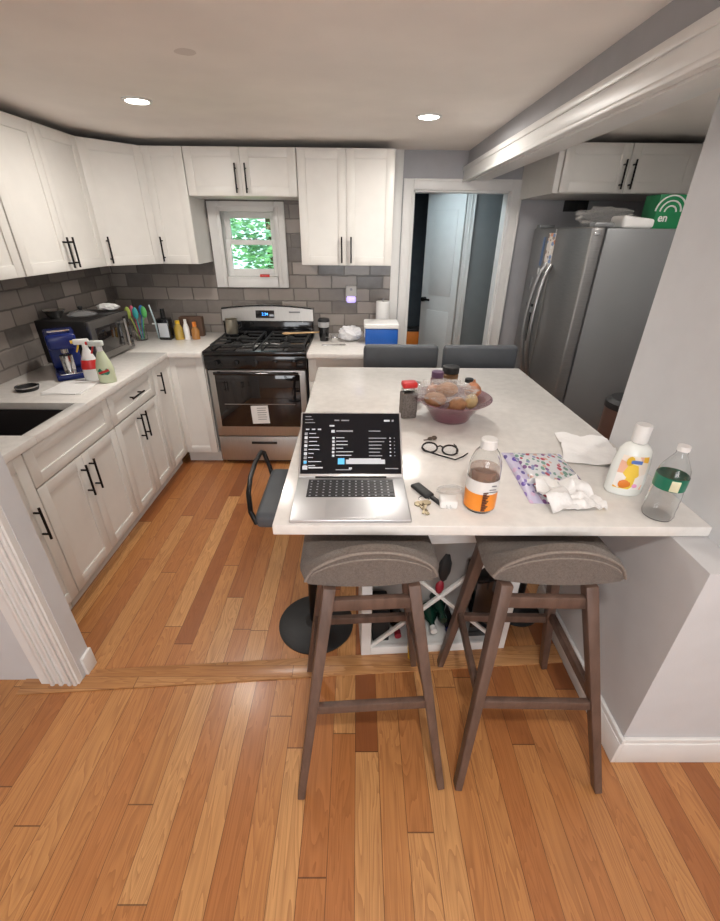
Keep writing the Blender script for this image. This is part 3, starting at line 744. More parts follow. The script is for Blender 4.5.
# ------------------------------------------------------------------ wine rack
rk = thing('wine_rack', 'white open cabinet with an X shaped divider under the island', 'rack', (.025, 1.262, 0), R(3.5))
Wd, Hh, Dd = .65, .665, .20
b = B(); f = .042
b.box(0, f, 0, .02, 0, Hh, .002); b.box(Wd-f, Wd, 0, .02, 0, Hh, .002); b.box(f, Wd-f, 0, .02, 0, .05, .002); b.box(f, Wd-f, 0, .02, Hh-.045, Hh, .002)
obj('face_frame', b, 'rack', rk)
b = B(); b.box(0, .018, .02, Dd, 0, Hh); b.box(Wd-.018, Wd, .02, Dd, 0, Hh); b.box(.018, Wd-.018, .02, Dd, .03, .048); b.box(.018, Wd-.018, .02, Dd, Hh-.018, Hh)
obj('case', b, 'rack', rk)
obj('back_panel', B().box(.018, Wd-.018, Dd-.008, Dd, .048, Hh-.018), 'rackback', rk)
zl, zh, xl, xh = .052, Hh-.047, .044, Wd-.044
b = B().bar((xl, .012, zl), (xh, .012, zh), .016, .016).bar((xl, .016, zh), (xh, .016, zl), .016, .016)
obj('cross_divider', b, 'rack', rk)
def rackloc(x, y, z): a = R(3.5); return (.025+x*math.cos(a)-y*math.sin(a), 1.262+x*math.sin(a)+y*math.cos(a), z)
def lying_bottle(label, x, z, m, capm, r=.034, L=.14):
    t = thing('bottle', label, 'bottle', rackloc(x, .03, z), R(3.5), 'bottles in the wine rack')
    prof = [(0, 0), (.013, 0), (.013, .045), (r, .085), (r, L), (r*.8, L+.006), (0, L+.006)]
    b = B().lathe(prof, seg=20); b.xf((R(-90), 0, 0), (0, 0, 0)); obj('glass_body', b, m, t)
    b = B().lathe([(0, -.004), (.0155, -.004), (.0155, .022), (0, .022)], seg=16); b.xf((R(-90), 0, 0)); obj('cap', b, capm, t)
lying_bottle('green bottle with a white cap lying in the lower bay of the rack', .325, .105, 'greenbottle', 'white')
lying_bottle('dark bottle with a navy cap lying in the lower bay of the rack', .398, .086, 'black', 'navy')
lying_bottle('green bottle lying on top of the pile in the lower bay of the rack', .362, .172, 'greenbottle', 'greenbottle')
lying_bottle('bottle with a green neck lying at the left of the lower bay', .248, .086, 'greenbottle', 'greenbottle')
lying_bottle('bottle with a dark red cap at the left of the rack under the divider', .165, .086, 'black', 'darkred')
o = thing('yellow_tube', 'yellow squeeze tube standing on the bottom rail of the rack', 'tube', rackloc(.215, -.022, 0), 0)
obj('tube_body', B().lathe([(0, .05), (.010, .05), (.014, .062), (.017, .13), (.004, .14), (0, .14)], sx=1, sy=.8), 'yellow', o)
obj('tube_cap', B().cyl(0, 0, 0, .05, .0095, .012), 'yellow', o)
o = tag(obj('black_box', B().box(0, .075, 0, .14, 0, .17, .006), 'blackm'), 'black box in the left bay of the wine rack', 'box'); o.location = rackloc(.052, .035, .18); o.rotation_euler = (0, 0, R(3.5))
o.location.z = .0485
o = tag(obj('black_box', B().box(0, .10, 0, .14, 0, .34, .006), 'black'), 'tall glossy black box in the right bay of the wine rack', 'box'); o.location = rackloc(.485, .035, .0485); o.rotation_euler = (0, 0, R(3.5))
o = thing('oven_mitt', 'dark red and black mitt hanging in the upper bay of the rack', 'mitt', rackloc(.310, -.002, .385), R(3.5))
b = B().blob((0, -.014, .03), .026, 2, .2, 2, sq=(.7, .45, 1.3)); obj('mitt_cuff', b, 'darkred', o)
b = B().blob((.012, -.012, .13), .045, 3, .2, 2, sq=(.55, .3, 1.5)); obj('mitt_body', b, 'blackm', o)

# ------------------------------------------------------------------ refrigerator
fx, fy0, fy1, fz = 1.31, 2.715, 3.625, 1.69
fr = thing('refrigerator', 'large stainless steel side by side refrigerator turned sideways beyond the island', 'refrigerator', (fx, fy0, 0))
wd = fy1-fy0
obj('cabinet_body', B().box(.080, .86, 0, wd, .02, fz, .006), 'fridge_side', fr)
obj('base_grille', B().box(.03, .80, .03, wd-.03, 0, .06), 'blackm', fr)
mid = .50
d1 = obj('door', B().box(0, .074, .002, mid-.003, .07, fz+.006, .012, 3), 'fridge', fr)
d2 = obj('door', B().box(0, .074, mid+.003, wd-.002, .07, fz+.006, .012, 3), 'fridge', fr)
def arch(y, dy):
    P = []
    for k in range(17):
        u = k/16; P.append((-.070*math.sin(PI*u)**.6-.003, y+dy*math.sin(PI*u), .70+.78*u))
    return B().tube(P, .0145, 12)
h1 = obj('handle', arch(mid-.045, -.020), 'handle_steel', d1); obj('handle', arch(mid+.045, .020), 'handle_steel', d2)
dsp = obj('dispenser', B().box(-.003, .004, mid+.12, wd-.12, .93, 1.20, .004), 'black', d2)
obj('dispenser_panel', B().box(-.006, -.002, mid+.15, wd-.15, 1.14, 1.18), 'fridge_side', dsp)
obj('hinge_cover', B().box(.01, .12, .01, .08, fz+.006, fz+.028, .006), 'fridge_side', fr)
obj('hinge_cover', B().box(.01, .12, wd-.08, wd-.01, fz+.006, fz+.028, .006), 'fridge_side', fr)
obj('door_stop', B().box(.012, .045, -.006, .002, 1.655, 1.668, .001), 'chrome', d1)
def mag(lab, cat, y0, y1, z0, z1, m, name='fridge_magnet'):
    o = tag(obj(name, B().box(-.002, 0, 0, y1-y0, 0, z1-z0), m), lab, cat); o.location = (fx-.0005, y0, z0); return o
mag('tall colourful picture strip stuck on the refrigerator door', 'picture', 3.20, 3.32, 1.42, 1.665, 'magnet', 'picture_card')
mag('narrow blue card on the refrigerator door left of the picture strip', 'card', 3.365, 3.40, 1.46, 1.64, 'foilblue', 'blue_card')
mag('small white magnet under the blue card', 'magnet', 3.372, 3.40, 1.40, 1.445, 'white')
mag('small dark clip magnet low left on the refrigerator door', 'magnet', 3.47, 3.50, 1.28, 1.38, 'chrome')
# on top of the fridge
t = thing('green_carton', 'green printed carton with white arcs on top of the refrigerator', 'carton', (1.665, 2.765, fz+.0005))
obj('carton_body', B().box(0, .20, 0, .14, 0, .165, .002), 'green', t)
for r_ in (.032, .058, .084):
    pts = [(.075+r_*math.cos(a), -.0012, .165-.085+.0+r_*math.sin(a)*.95) for a in [PI*.02+PI*.96*k/20 for k in range(21)]]
    obj('white_arc', B().tube([(x, y, min(z, .162)) for x, y, z in pts], .0042, 6), 'white', t)
text('lettering', 'en', .055, 'white', t, (.045, -.001, .052), (R(90), 0, 0), bold=True)
b = B().box(-.09, .09, -.075, .075, 0, .055, .016, 4)
for v in b.bm.verts: v.co.z += .008*math.sin(v.co.x*60)*(v.co.z > .02)
o = tag(obj('white_package', b, 'paper'), 'white wrapped package on the refrigerator in front of the green carton', 'package'); o.location = (1.565, 2.805, fz+.0005)
b = B().blob((0, 0, .052), .12, 4, .45, 4, sq=(1.4, .55, .42), seed=3)
zmin = min(v.co.z for v in b.bm.verts)
for v in b.bm.verts: v.co.z -= zmin
o = tag(obj('plastic_wrap', b, 'bag', ang=20), 'crumpled clear plastic wrap on top of the refrigerator', 'plastic wrap'); o.location = (1.50, 2.99, fz+.001)
t = thing('wall_socket', 'dark socket box on the wall above the refrigerator', 'socket', (1.63, YB-.001, 1.845))
obj('plate', B().box(-.09, .09, -.012, 0, -.037, .037, .003), 'blackm', t)
obj('outlet', B().box(-.06, -.01, -.015, -.011, -.022, .022).box(.015, .065, -.015, -.011, -.022, .022), 'iron', t)
# bin beyond the pillar
t = thing('trash_bin', 'bronze pedal bin with a dark lid between the pillar and the refrigerator', 'bin', (1.31, 1.93, 0))
obj('bin_body', B().cyl(0, 0, .012, .93, .105, seg=36), 'copper', t)
obj('bin_base', B().cyl(0, 0, 0, .0125, .108, seg=36), 'blackm', t)
obj('lid', B().lathe([(.109, .93), (.109, .958), (.09, .975), (0, .982)], seg=36), 'blackm', t)

# ------------------------------------------------------------------ things on the table
TZ = .9163
# laptop
lp = thing('laptop', 'open silver laptop with a dark screen near the left edge of the island', 'laptop', (-.018, 1.128, TZ), R(.6))
LW, LD = .356, .248
obj('base', B().box(-LW/2, LW/2, -LD/2, LD/2, .001, .013, .004, 3), 'alu', lp)
kb = obj('keyboard_well', B().box(-.140, .140, -.002, .106, .0128, .0134), 'keys', lp)
b = B(); rows = [(14, .010), (14, .019), (14, .019), (13, .019), (12, .019), (9, .019)]
yy = .103
for ri, (nk, hh) in enumerate(rows):
    yy -= hh*(.93 if ri else 1); ww = .276/nk
    for k in range(nk):
        if ri == 5 and k in (3, 4): 
            if k == 4: continue
            b.box(-.138+ww*3+.001, -.138+ww*5-.001, yy-.001, yy+hh*.93-.0025, .0134, .0148, .0004, 1); continue
        b.box(-.138+ww*k+.001, -.138+ww*(k+1)-.001, yy-.001, yy+hh*.93-.0025, .0134, .0148, .0004, 1)
obj('keys', b, mat('key_caps', (.02, .02, .022), .4), kb)
b = B()
for ri in range(6):
    for k in range(13): b.box(-.132+.0208*k, -.126+.0208*k, .093-.0175*ri-.003, .093-.0175*ri+.002, .01485, .01492)
o = obj('key_legends', b, 'uig', kb); o['kind'] = 'stuff'
obj('trackpad', B().box(-.076, .076, -.112, -.016, .0128, .0132, .0002, 1), mat('trackpad', (.58, .58, .59), .3, metal=.6), lp)
lid = bpy.data.objects.new('lid', None); C.objects.link(lid); lid.parent = lp
TL = R(49)
def lidb(b):   # local lid plane: x across, z up the lid, front at y=0 -> tilt back
    b.xf((-TL, 0, 0), (0, LD/2-.004, .014)); return b
bpy.data.objects.remove(lid)
ld_ = obj('lid', lidb(B().box(-LW/2, LW/2, 0, .006, 0, .246, .003, 3)), 'alu', lp)
obj('hinge', B().cyl(LD/2-.004, .011, -.12, .12, .006, axis='X', seg=10), 'keys', lp)
sc = obj('screen', lidb(B().box(-LW/2+.006, LW/2-.006, -.0012, 0, .012, .240)), 'screen', ld_)
def ui(rects, m, nm, y=-.0020):
    b = B()
    for (x0, x1, z0, z1) in rects: b.box(x0, x1, y, -.0012, z0, z1)
    obj(nm, lidb(b), m, sc)['kind'] = 'stuff'
sw0, sh0 = -.172, .012; W_, H_ = .344, .228
def px(x0, x1, v0, v1): return (sw0+W_*x0, sw0+W_*x1, sh0+H_*(1-v1), sh0+H_*(1-v0))
white, grey, blue = [], [], []
rr = random.Random(3)
for i, v in enumerate([.05, .10, .155]): grey.append(px(.03, .09+.02*i, v, v+.011))
for x in (.04, .10, .16): white.append(px(x, x+.035, .265, .285))
for i in range(9):
    v = .34+.066*i; (white if i % 2 else grey).append(px(.03, .06, v-.012, v+.034)); white.append(px(.075, .12+.10*rr.random(), v, v+.011))
blue.append(px(.03, .06, .80, .84)); white.append(px(.02, .07, .875, .935)); white.append(px(.08, .22, .895, .915))
for x0, x1 in ((.33, .38), (.40, .48)): grey.append(px(x0, x1, .11, .13))
white.append(px(.28, .33, .20, .225)); white.append(px(.84, .90, .11, .14)); grey.append(px(.92, .94, .11, .14))
white.append(px(.30, .335, .285, .33)); grey.append(px(.35, .52, .29, .315)); grey.append(px(.68, .80, .295, .31))
for i in range(6):
    v = .41+.058*i; white.append(px(.31, .335, v-.006, v+.03)); white.append(px(.35, .40+.14*rr.random(), v, v+.011))
    grey.append(px(.68, .72+.14*rr.random(), v+.004, v+.02)); white.append(px(.89, .905, v+.002, v+.02)); grey.append(px(.935, .945, v+.004, v+.018))
blue.append(px(.37, .435, .755, .85)); white.append(px(.45, .84, .775, .845)); white.append(px(.48, .80, .755, .785))
grey.append(px(.35, .50, .93, .945)); white.append(px(.48, .51, .90, .93)); grey.append(px(.84, .97, .91, .925))
ui(white, 'uiw', 'screen_text'); ui(grey, 'uig', 'screen_lines', -.0018); ui(blue, 'uib', 'screen_icons', -.0022)

def dots(pts): return [Vector(p) for p in pts]
# keys
t = thing('key_bunch', 'bunch of brass keys with a black fob right of the laptop', 'keys', (.198, 1.108, TZ), R(0)); t.scale = (1.25, 1.25, 1.1)
b = B().box(-.015, .015, -.035, .035, .0015, .013, .006, 3); b.xf((0, 0, R(28)), (.012, .055, 0)); obj('fob', b, 'blackm', t)
b = B().box(-.006, .006, -.022, .022, .0015, .010, .003); b.xf((0, 0, R(30)), (.042, .008, 0)); obj('small_fob', b, 'blackm', t)
obj('key_ring', B().tube([(.012+.013*math.cos(a), .02+.013*math.sin(a), .003) for a in [2*PI*k/18 for k in range(18)]], .0012, 6, True), 'chrome', t)
for dx, a, zz in ((-.004, 20, .0012), (.008, 2, .0035), (.016, -18, .0058)):
    b = B().cyl(0, .0, 0, .0022, .011, seg=14).box(-.0032, .0032, -.050, -.008, 0, .0022).box(.002, .006, -.047, -.040, 0, .0022).box(.002, .005, -.034, -.029, 0, .0022)
    b.xf((0, 0, R(a)), (dx, -.002, zz)); obj('key', b, 'brass', t)
# spectacles
t = thing('eyeglasses', 'black round framed eyeglasses folded open on the island', 'glasses', (.312, 1.450, TZ+.001), R(-18)); t.scale = (1.15, 1.15, 1.15)
for s_ in (-1, 1):
    ring = [(s_*.034+.025*math.cos(a), .002, .026+.022*math.sin(a)) for a in [2*PI*k/28 for k in range(28)]]
    b = B().tube(ring, .0032, 8, True); b.xf((R(-68), 0, 0)); obj('rim', b, 'black', t)
    b = B().cyl(s_*.034, .026, .0015, .0025, .023, axis='Y', seg=24); b.xf((R(-68), 0, 0)); obj('lens', b, 'lensclear', t)
b = B().tube([(-.010, .002, .034), (0, .000, .038), (.010, .002, .034)], .0026, 8); b.xf((R(-68), 0, 0)); obj('bridge', b, 'black', t)
def temple(s_, pts): obj('temple', B().tube(pts, [.0032, .003, .0028, .0022], 8), 'black', t)
temple(-1, [(-.059, .014, .008), (-.045, -.0, .006), (.0, -.016, .005), (.058, -.030, .004)])
temple(1, [(.059, .004, .010), (.056, .030, .010), (.050, .060, .008), (.040, .085, .004)])
obj('temple_tip', B().tube([(.058, -.030, .004), (.080, .000, .004), (.092, .030, .003)], .0024, 8), 'black', t)
# hair clip
t = thing('hair_clip', 'small dark brown hair clip on the island behind the eyeglasses', 'hair clip', (.305, 1.575, TZ), R(5))
b = B(); b.blob((-.006, 0, .008), .010, 2, .1, sq=(1.2, .7, .75)).blob((.010, .002, .010), .012, 2, .1, sq=(1, .7, .8))
obj('clip_body', b, mat('tortoise', (.10, .07, .05), .3), t)
obj('clip_arm', B().tube([(-.034, -.002, .003), (-.02, 0, .004), (-.006, 0, .005)], .0025, 6), mat('tortoise_arm', (.14, .10, .08), .3), t)
# charger with cable
t = thing('power_adapter', 'white square charger plug with pins lying on the island', 'charger', (.283, 1.10, TZ), R(-3))
obj('plug_body', B().box(-.027, .027, -.020, .026, .0005, .027, .006, 3), 'white', t)
obj('pin', B().box(-.009, -.006, -.032, -.019, .010, .016).box(.002, .005, -.032, -.019, .010, .016), 'chrome', t)
b = B(); pts = []
for k in range(90):
    a = k/90*2*PI*4.3; r_ = .9+.12*math.sin(k*1.3)
    pts.append((.044*math.cos(a)*r_, .024*math.sin(a)*r_, .004+.010*(k/90)+.002*math.sin(k*.9)))
obj_ = tag(obj('cable_coil', B().tube(pts, .0021, 6), 'white'), 'white charging cable coiled behind the plug', 'cable'); obj_.location = (.305, 1.183, TZ)
# juice bottle
t = thing('juice_bottle', 'clear bottle with orange label and some pinkish juice', 'bottle', (.378, 1.098, TZ), R(12))
obj('bottle_body', B().lathe([(0, .001), (.042, .001), (.047, .008), (.047, .11), (.0475, .14), (.044, .165), (.034, .19), (.022, .205), (.020, .212), (.018, .212), (.020, .203), (.032, .188), (.042, .163), (.0445, .14), (.0445, .008), (0, .006)], seg=36), 'glass', t)
obj('juice', B().lathe([(0, .007), (.0435, .0085), (.0435, .140), (0, .140)], seg=32), 'pink', t)
obj('label', B().lathe([(.0478, .012), (.0478, .070)], seg=36), 'juice', t)
lb = obj('upper_label', B().lathe([(.0479, .070), (.0479, .112)], seg=36), 'white', t)
obj('cap', B().lathe([(.0235, .203), (.0235, .228), (.021, .231), (0, .231)], seg=28), 'white', t)
b = B()
for k in range(11): b.box(-.020, -.008+.004*(k % 3), -.0492, -.0478, .016+.0060*k, .0200+.0060*k)
obj('lettering', b, mat('label_print', (.12, .04, .02), .5), lb)
b = B().box(-.002, .024, -.0494, -.0478, .078, .0805).box(-.002, .018, -.0494, -.0478, .086, .0885).box(.004, .018, -.0494, -.0478, .098, .101)
obj('small_print', b, mat('label_print_grey', (.25, .24, .26), .5), lb)
# pouch
t = thing('printed_pouch', 'glossy plastic pouch with small colourful print beside the juice bottle', 'pouch', (.658, 1.285, TZ), R(-2))
def puff(x0, x1, y0, y1, h, n=16, seed=0, amp=.25):
    from mathutils import noise
    b = B(); T = []; L_ = []
    for j in range(n+1):
        rt, rl_ = [], []
        for i in range(n+1):
            u, v = i/n, j/n; x = x0+(x1-x0)*u; y = y0+(y1-y0)*v
            e = (min(u, 1-u)*min(v, 1-v)*4)**.45
            z = .002+h*min(1, e*1.6)*(1+amp*noise.noise(Vector((x*30, y*30, seed))))
            rt.append(b.bm.verts.new((x, y, z))); rl_.append(b.bm.verts.new((x, y, .0008)))
        T.append(rt); L_.append(rl_)
    for j in range(n):
        for i in range(n):
            b.bm.faces.new((T[j][i], T[j][i+1], T[j+1][i+1], T[j+1][i])); b.bm.faces.new((L_[j][i], L_[j+1][i], L_[j+1][i+1], L_[j][i+1]))
    for i in range(n):
        b.bm.faces.new((L_[0][i], L_[0][i+1], T[0][i+1], T[0][i])); b.bm.faces.new((L_[n][i], T[n][i], T[n][i+1], L_[n][i+1]))
        b.bm.faces.new((L_[i][0], T[i][0], T[i+1][0], L_[i+1][0])); b.bm.faces.new((L_[i][n], L_[i+1][n], T[i+1][n], T[i][n]))
    return b
obj('pouch_body', puff(-.066, .115, -.175, .175, .015, seed=2), 'pouch', t, 60)
obj('side_panel', puff(-.108, -.064, -.175, .175, .014, seed=5), 'pouchside', t, 60)
# tissues
def sheet(w_, h_, n, amp, freq, seed, fold=None):
    from mathutils import noise
    b = B(); G = []
    for j in range(n+1):
        row = []
        for i in range(n+1):
            x = (i/n-.5)*w_; y = (j/n-.5)*h_
            q = Vector((x*freq, y*freq, seed)); z = abs(noise.noise(q))*amp+abs(noise.noise(q*2.3))*amp*.4
            x += .12*w_*noise.noise(q*.6+Vector((9, 0, 0))); y += .12*h_*noise.noise(q*.6+Vector((0, 9, 0)))
            if fold: z += fold(i/n, j/n)
            row.append((x, y, z))
        G.append(row)
    zm = min(p[2] for r_ in G for p in r_)
    V = [[b.bm.verts.new((p[0], p[1], p[2]-zm+.0025)) for p in r_] for r_ in G]; U = [[b.bm.verts.new((p[0], p[1], p[2]-zm+.0008)) for p in r_] for r_ in G]
    for j in range(n):
        for i in range(n):
            b.bm.faces.new((V[j][i], V[j][i+1], V[j+1][i+1], V[j+1][i])); b.bm.faces.new((U[j][i], U[j+1][i], U[j+1][i+1], U[j][i+1]))
    for k in range(n):
        b.bm.faces.new((U[0][k], U[0][k+1], V[0][k+1], V[0][k])); b.bm.faces.new((U[n][k], V[n][k], V[n][k+1], U[n][k+1]))
        b.bm.faces.new((U[k][0], V[k][0], V[k+1][0], U[k+1][0])); b.bm.faces.new((U[k][n], U[k+1][n], V[k+1][n], V[k][n]))
    return b
o = tag(obj('tissue', sheet(.17, .17, 26, .075, 14, 1.0), 'tissue', ang=50), 'crumpled white tissue in front of the printed pouch', 'tissue'); o.location = (.650, 1.105, TZ); o.rotation_euler = (0, 0, R(6))
o.location = (.662, 1.140, TZ+.010)
o = tag(obj('paper_napkin', sheet(.215, .25, 18, .020, 9, 4.0, lambda u, v: .010*math.exp(-((v-.55)/.06)**2)), 'tissue', ang=60), 'folded white paper napkin beside the refrigerator edge of the island', 'napkin'); o.location = (.902, 1.495, TZ); o.rotation_euler = (0, 0, R(-12))
# lotion bottle
t = thing('lotion_bottle', 'white lotion bottle with a fruity orange label and white cap', 'bottle', (.872, 1.190, TZ), R(-16)); t.scale = (.86, .90, 1.0)
prof = [(0, .001), (.058, .001), (.065, .010), (.065, .05), (.062, .11), (.054, .155), (.040, .172), (.022, .180), (0, .180)]
obj('bottle_body', B().lathe(prof, seg=36, sx=1, sy=.58), 'lotion', t)
lp2 = [(.0660, .028), (.0658, .06), (.0636, .11), (.0585, .142)]
b = B()
rings = []
for (r_, h_) in lp2:
    rings.append([b.bm.verts.new((r_*math.cos(a), r_*.58*math.sin(a), h_)) for a in [R(225+90*k/12) for k in range(13)]])
for p, q in zip(rings, rings[1:]):
    for k in range(12): b.bm.faces.new((p[k], p[k+1], q[k+1], q[k]))
lab = obj('label', b, 'lotionlab', t)
obj('label_banner', B().box(-.014, .022, -.0385, -.035, .118, .130, .002), 'bluelab', lab)
obj('label_fruit', B().blob((-.012, -.0365, .045), .018, 2, sq=(1.3, .16, .9)), 'orange', lab)
obj('label_fruit', B().blob((-.016, -.0355, .125), .015, 2, sq=(.9, .12, 1.1)), 'yellow', lab)
obj('label_flower', B().blob((.020, -.0365, .042), .010, 2, sq=(1, .16, .7)), mat('pink_print', (.8, .35, .6), .4), lab)
obj('cap', B().lathe([(.024, .180), (.0265, .183), (.0275, .232), (.025, .238), (0, .238)], seg=32), 'white', t)
# water bottle
t = thing('water_bottle', 'clear plastic water bottle with a green label at the right edge of the island', 'bottle', (.905, 1.055, TZ), R(-25)); t.scale = (1.1, 1.1, 1.1)
prof = [(0, .006), (.022, .001), (.036, .003), (.039, .012), (.037, .030), (.039, .045), (.037, .055), (.039, .065), (.037, .085), (.0375, .13), (.034, .148), (.022, .172), (.0135, .188), (.0135, .198)]
inner = [(r_-.0012 if r_ > 0 else 0, h_+.001) for r_, h_ in prof[::-1]]
b = B().lathe(prof+inner, seg=32); obj('bottle_body', b, 'glass', t)
obj('label', B().lathe([(.0379, .094), (.0381, .130)], seg=32), 'greenlab', t)
obj('label_patch', B().box(-.006, .014, -.0392, -.035, .096, .126, .001), 'cream', t)
obj('cap', B().cyl(0, 0, .198, .211, .0145, seg=24), 'white', t)
# bowl
bx, by = .425, 1.815
t = thing('glass_bowl', 'purple fluted glass bowl full of potatoes and onions', 'bowl', (bx, by, TZ))
obj('bowl_body', B().lathe([(0, .004), (.070, .002), (.082, .003), (.098, .032), (.124, .068), (.168, .100), (.173, .104), (.166, .105), (.120, .074), (.093, .036), (.078, .010), (0, .009)], seg=96, lobes=12, amp=.05), 'purple', t)
veg = [('potato', 'brown potato at the left in the bowl', -.080, -.024, .098, .043, (1.15, .8, .75), 'potato'),
       ('potato', 'reddish brown potato at the front of the bowl', .014, -.058, .088, .040, (1.15, .8, .8), 'potato'),
       ('potato', 'pale yellow potato at the front right of the bowl', .078, -.030, .092, .034, (.9, .85, 1.0), 'potato2'),
       ('onion', 'brown onion at the right rim of the bowl', .098, .042, .120, .038, (1, 1, .92), 'onion'),
       ('potato', 'light brown potato in the middle of the bowl', -.020, .040, .122, .041, (1.2, .8, .8), 'potato'),
       ('onion', 'brown onion low at the back of the bowl', -.070, .095, .098, .034, (1, 1, .9), 'onion'),
       ('potato', 'small brown potato at the bottom of the bowl', .02, .0, .044, .036, (1.2, 1, .8), 'potato')]
for i, (nm, lab_, x, y, z, r_, sq, m) in enumerate(veg):
    b = B().blob((0, 0, 0), r_, 3, .12, 2, sq, seed=i)
    if nm == 'onion': b.lathe([(.012, r_*.82), (.005, r_*1.05), (.004, r_*1.25), (0, r_*1.27)], seg=10)
    o = tag(obj(nm, b, m), lab_, nm, 'potatoes and onions in the bowl'); o.location = (bx+x, by+y, TZ+z); o.rotation_euler = (.2, .1, i*.7)
b = B().blob((0, 0, 0), .115, 5, .40, 5.5, sq=(1.12, .72, .36), seed=11)
o = tag(obj('plastic_bag', b, 'bag', ang=25), 'crinkled clear plastic bag over the potatoes in the bowl', 'plastic bag'); o.location = (bx-.040, by-.005, TZ+.132)
# jars
def jar(name, label, x, y, r_, h, lidh, bodym, lidm, rl=None):
    t = thing(name, label, 'jar', (x, y, TZ), 0)
    obj('jar_body', B().lathe([(0, .001), (r_*.95, .001), (r_, .004), (r_, h*.9), (r_*.82, h), (0, h)], seg=28), bodym, t)
    obj('lid', B().lathe([(rl or r_*.9, h), (rl or r_*.9, h+lidh), ((rl or r_*.9)*.92, h+lidh+.002), (0, h+lidh+.002)], seg=28), lidm, t)
t = thing('spice_shaker', 'square clear shaker of ground pepper with a red lid', 'shaker', (.232, 1.83, TZ), R(8))
obj('shaker_body', B().box(-.036, .036, -.028, .028, .001, .118, .008, 3), 'pepper', t)
obj('shaker_neck', B().box(-.031, .031, -.025, .025, .118, .140, .004), 'glass', t)
obj('lid', B().box(-.033, .033, -.027, .027, .140, .166, .008, 3), 'red', t)
jar('spice_jar', 'jar with a purple cap behind the bowl', .410, 2.13, .034, .10, .024, mat('purple_jar', (.20, .12, .14), .3), 'purplecap')
jar('spice_jar', 'large brown jar with a wide black lid behind the bowl', .495, 2.22, .042, .095, .032, 'jar', 'blackm', .044)
jar('spice_jar', 'small jar with a black cap at the right behind the bowl', .575, 2.13, .024, .072, .016, 'glass', 'blackm')
o = tag(obj('plastic_cup', B().lathe([(0, .001), (.024, .001), (.032, .10), (.030, .10), (.022, .003), (0, .003)]), mat('frosted', (.8, .78, .76), .35, trans=.4)), 'frosted white plastic cup behind the red lidded shaker', 'cup'); o.location = (.285, 2.02, TZ)

# ------------------------------------------------------------------ back counter, right of the stove
CZ = .9063
t = thing('travel_tumbler', 'black travel tumbler with a grey band beside the stove', 'tumbler', (-.262, 3.44, CZ))
obj('cup_body', B().lathe([(0, 0), (.034, 0), (.042, .105), (0, .105)]), 'black', t)
obj('band', B().lathe([(.0425, .105), (.044, .145), (0, .145)]), mat('grey_band', (.42, .42, .42), .4), t)
obj('lid', B().lathe([(.046, .145), (.046, .155), (.040, .166), (0, .166)]), 'blackm', t)
o = tag(obj('glass_ashtray', B().lathe([(0, 0), (.035, 0), (.045, .028), (.038, .028), (.030, .008), (0, .008)]), 'glass'), 'small clear glass dish beside the tumbler', 'dish'); o.location = (-.172, 3.52, CZ)
t = thing('measuring_cup', 'small steel measuring cup on the right counter', 'cup', (-.175, 3.385, CZ), R(160))
obj('cup_body', B().lathe([(0, 0), (.022, 0), (.030, .036), (.028, .036), (.021, .003), (0, .003)]), 'chrome', t)
obj('handle', B().bar((.028, 0, .033), (.10, 0, .035), .012, .003, upv=(0, 0, 1)), 'chrome', t)
b = B().bar((-.07, 0, .004), (.07, .0, .004), .014, .004, upv=(0, 0, 1)); b.blob((.09, 0, .006), .02, 2, sq=(1.3, .9, .25))
o = tag(obj('steel_spoon', b, 'chrome'), 'steel spoon lying near the front of the right counter', 'spoon'); o.location = (-.20, 3.27, CZ); o.rotation_euler = (0, 0, R(8))
b = B().blob((0, 0, 0), .09, 4, .28, 3, sq=(1.0, .7, .62), seed=5); zm = min(v.co.z for v in b.bm.verts)
for v in b.bm.verts: v.co.z -= zm
o = tag(obj('white_sack', b, mat('white_sack', (.72, .72, .74), .35, bump=.6, bscale=30)), 'white plastic sack lying left of the blue cooler', 'bag'); o.location = (-.055, 3.42, CZ)
t = thing('cooler', 'small blue cooler box with a white lid on the right counter', 'cooler', (.195, 3.40, CZ), R(0))
obj('cooler_body', B().box(-.135, .112, -.10, .10, 0, .118, .008, 3), 'blue', t)
obj('lid', B().box(-.145, .118, -.108, .108, .118, .155, .010, 3), 'white', t)
o = obj('handle', B().box(-.141, -.135, -.03, .03, .04, .10, .002), 'white', t)
t = thing('paper_towel', 'upright white paper towel roll behind the cooler', 'paper towel', (.205, 3.625, CZ))
obj('holder', B().cyl(0, 0, 0, .010, .065).cyl(0, 0, .01, .295, .008), 'chrome', t)
obj('roll', B().lathe([(.016, .012), (.056, .012), (.056, .272), (.016, .272)]), 'paper', t)
t = thing('night_light', 'white plug-in night light glowing violet on the tiled wall', 'night light', (-.052, YB-.0095, 1.22))
obj('housing', B().box(-.042, .042, -.03, 0, -.02, .062, .010, 3), 'white', t)
obj('glow_shade', B().box(-.038, .038, -.034, -.002, -.068, -.018, .014, 3), 'nightlight', t)
obj('sensor', B().cyl(0, .035, -.033, -.029, .010, axis='Y'), mat('sensor', (.45, .45, .5), .3), t)
t = thing('marker_pen', 'red marker lying on the window sill', 'pen', (-.735, 3.735, WZ0+.0215))
obj('barrel', B().cyl(0, 0, -.045, .03, .0115, axis='X', seg=14), 'red', t)
obj('pen_tip', B().cyl(0, 0, .03, .055, .007, .004, axis='X', seg=14), 'white', t)

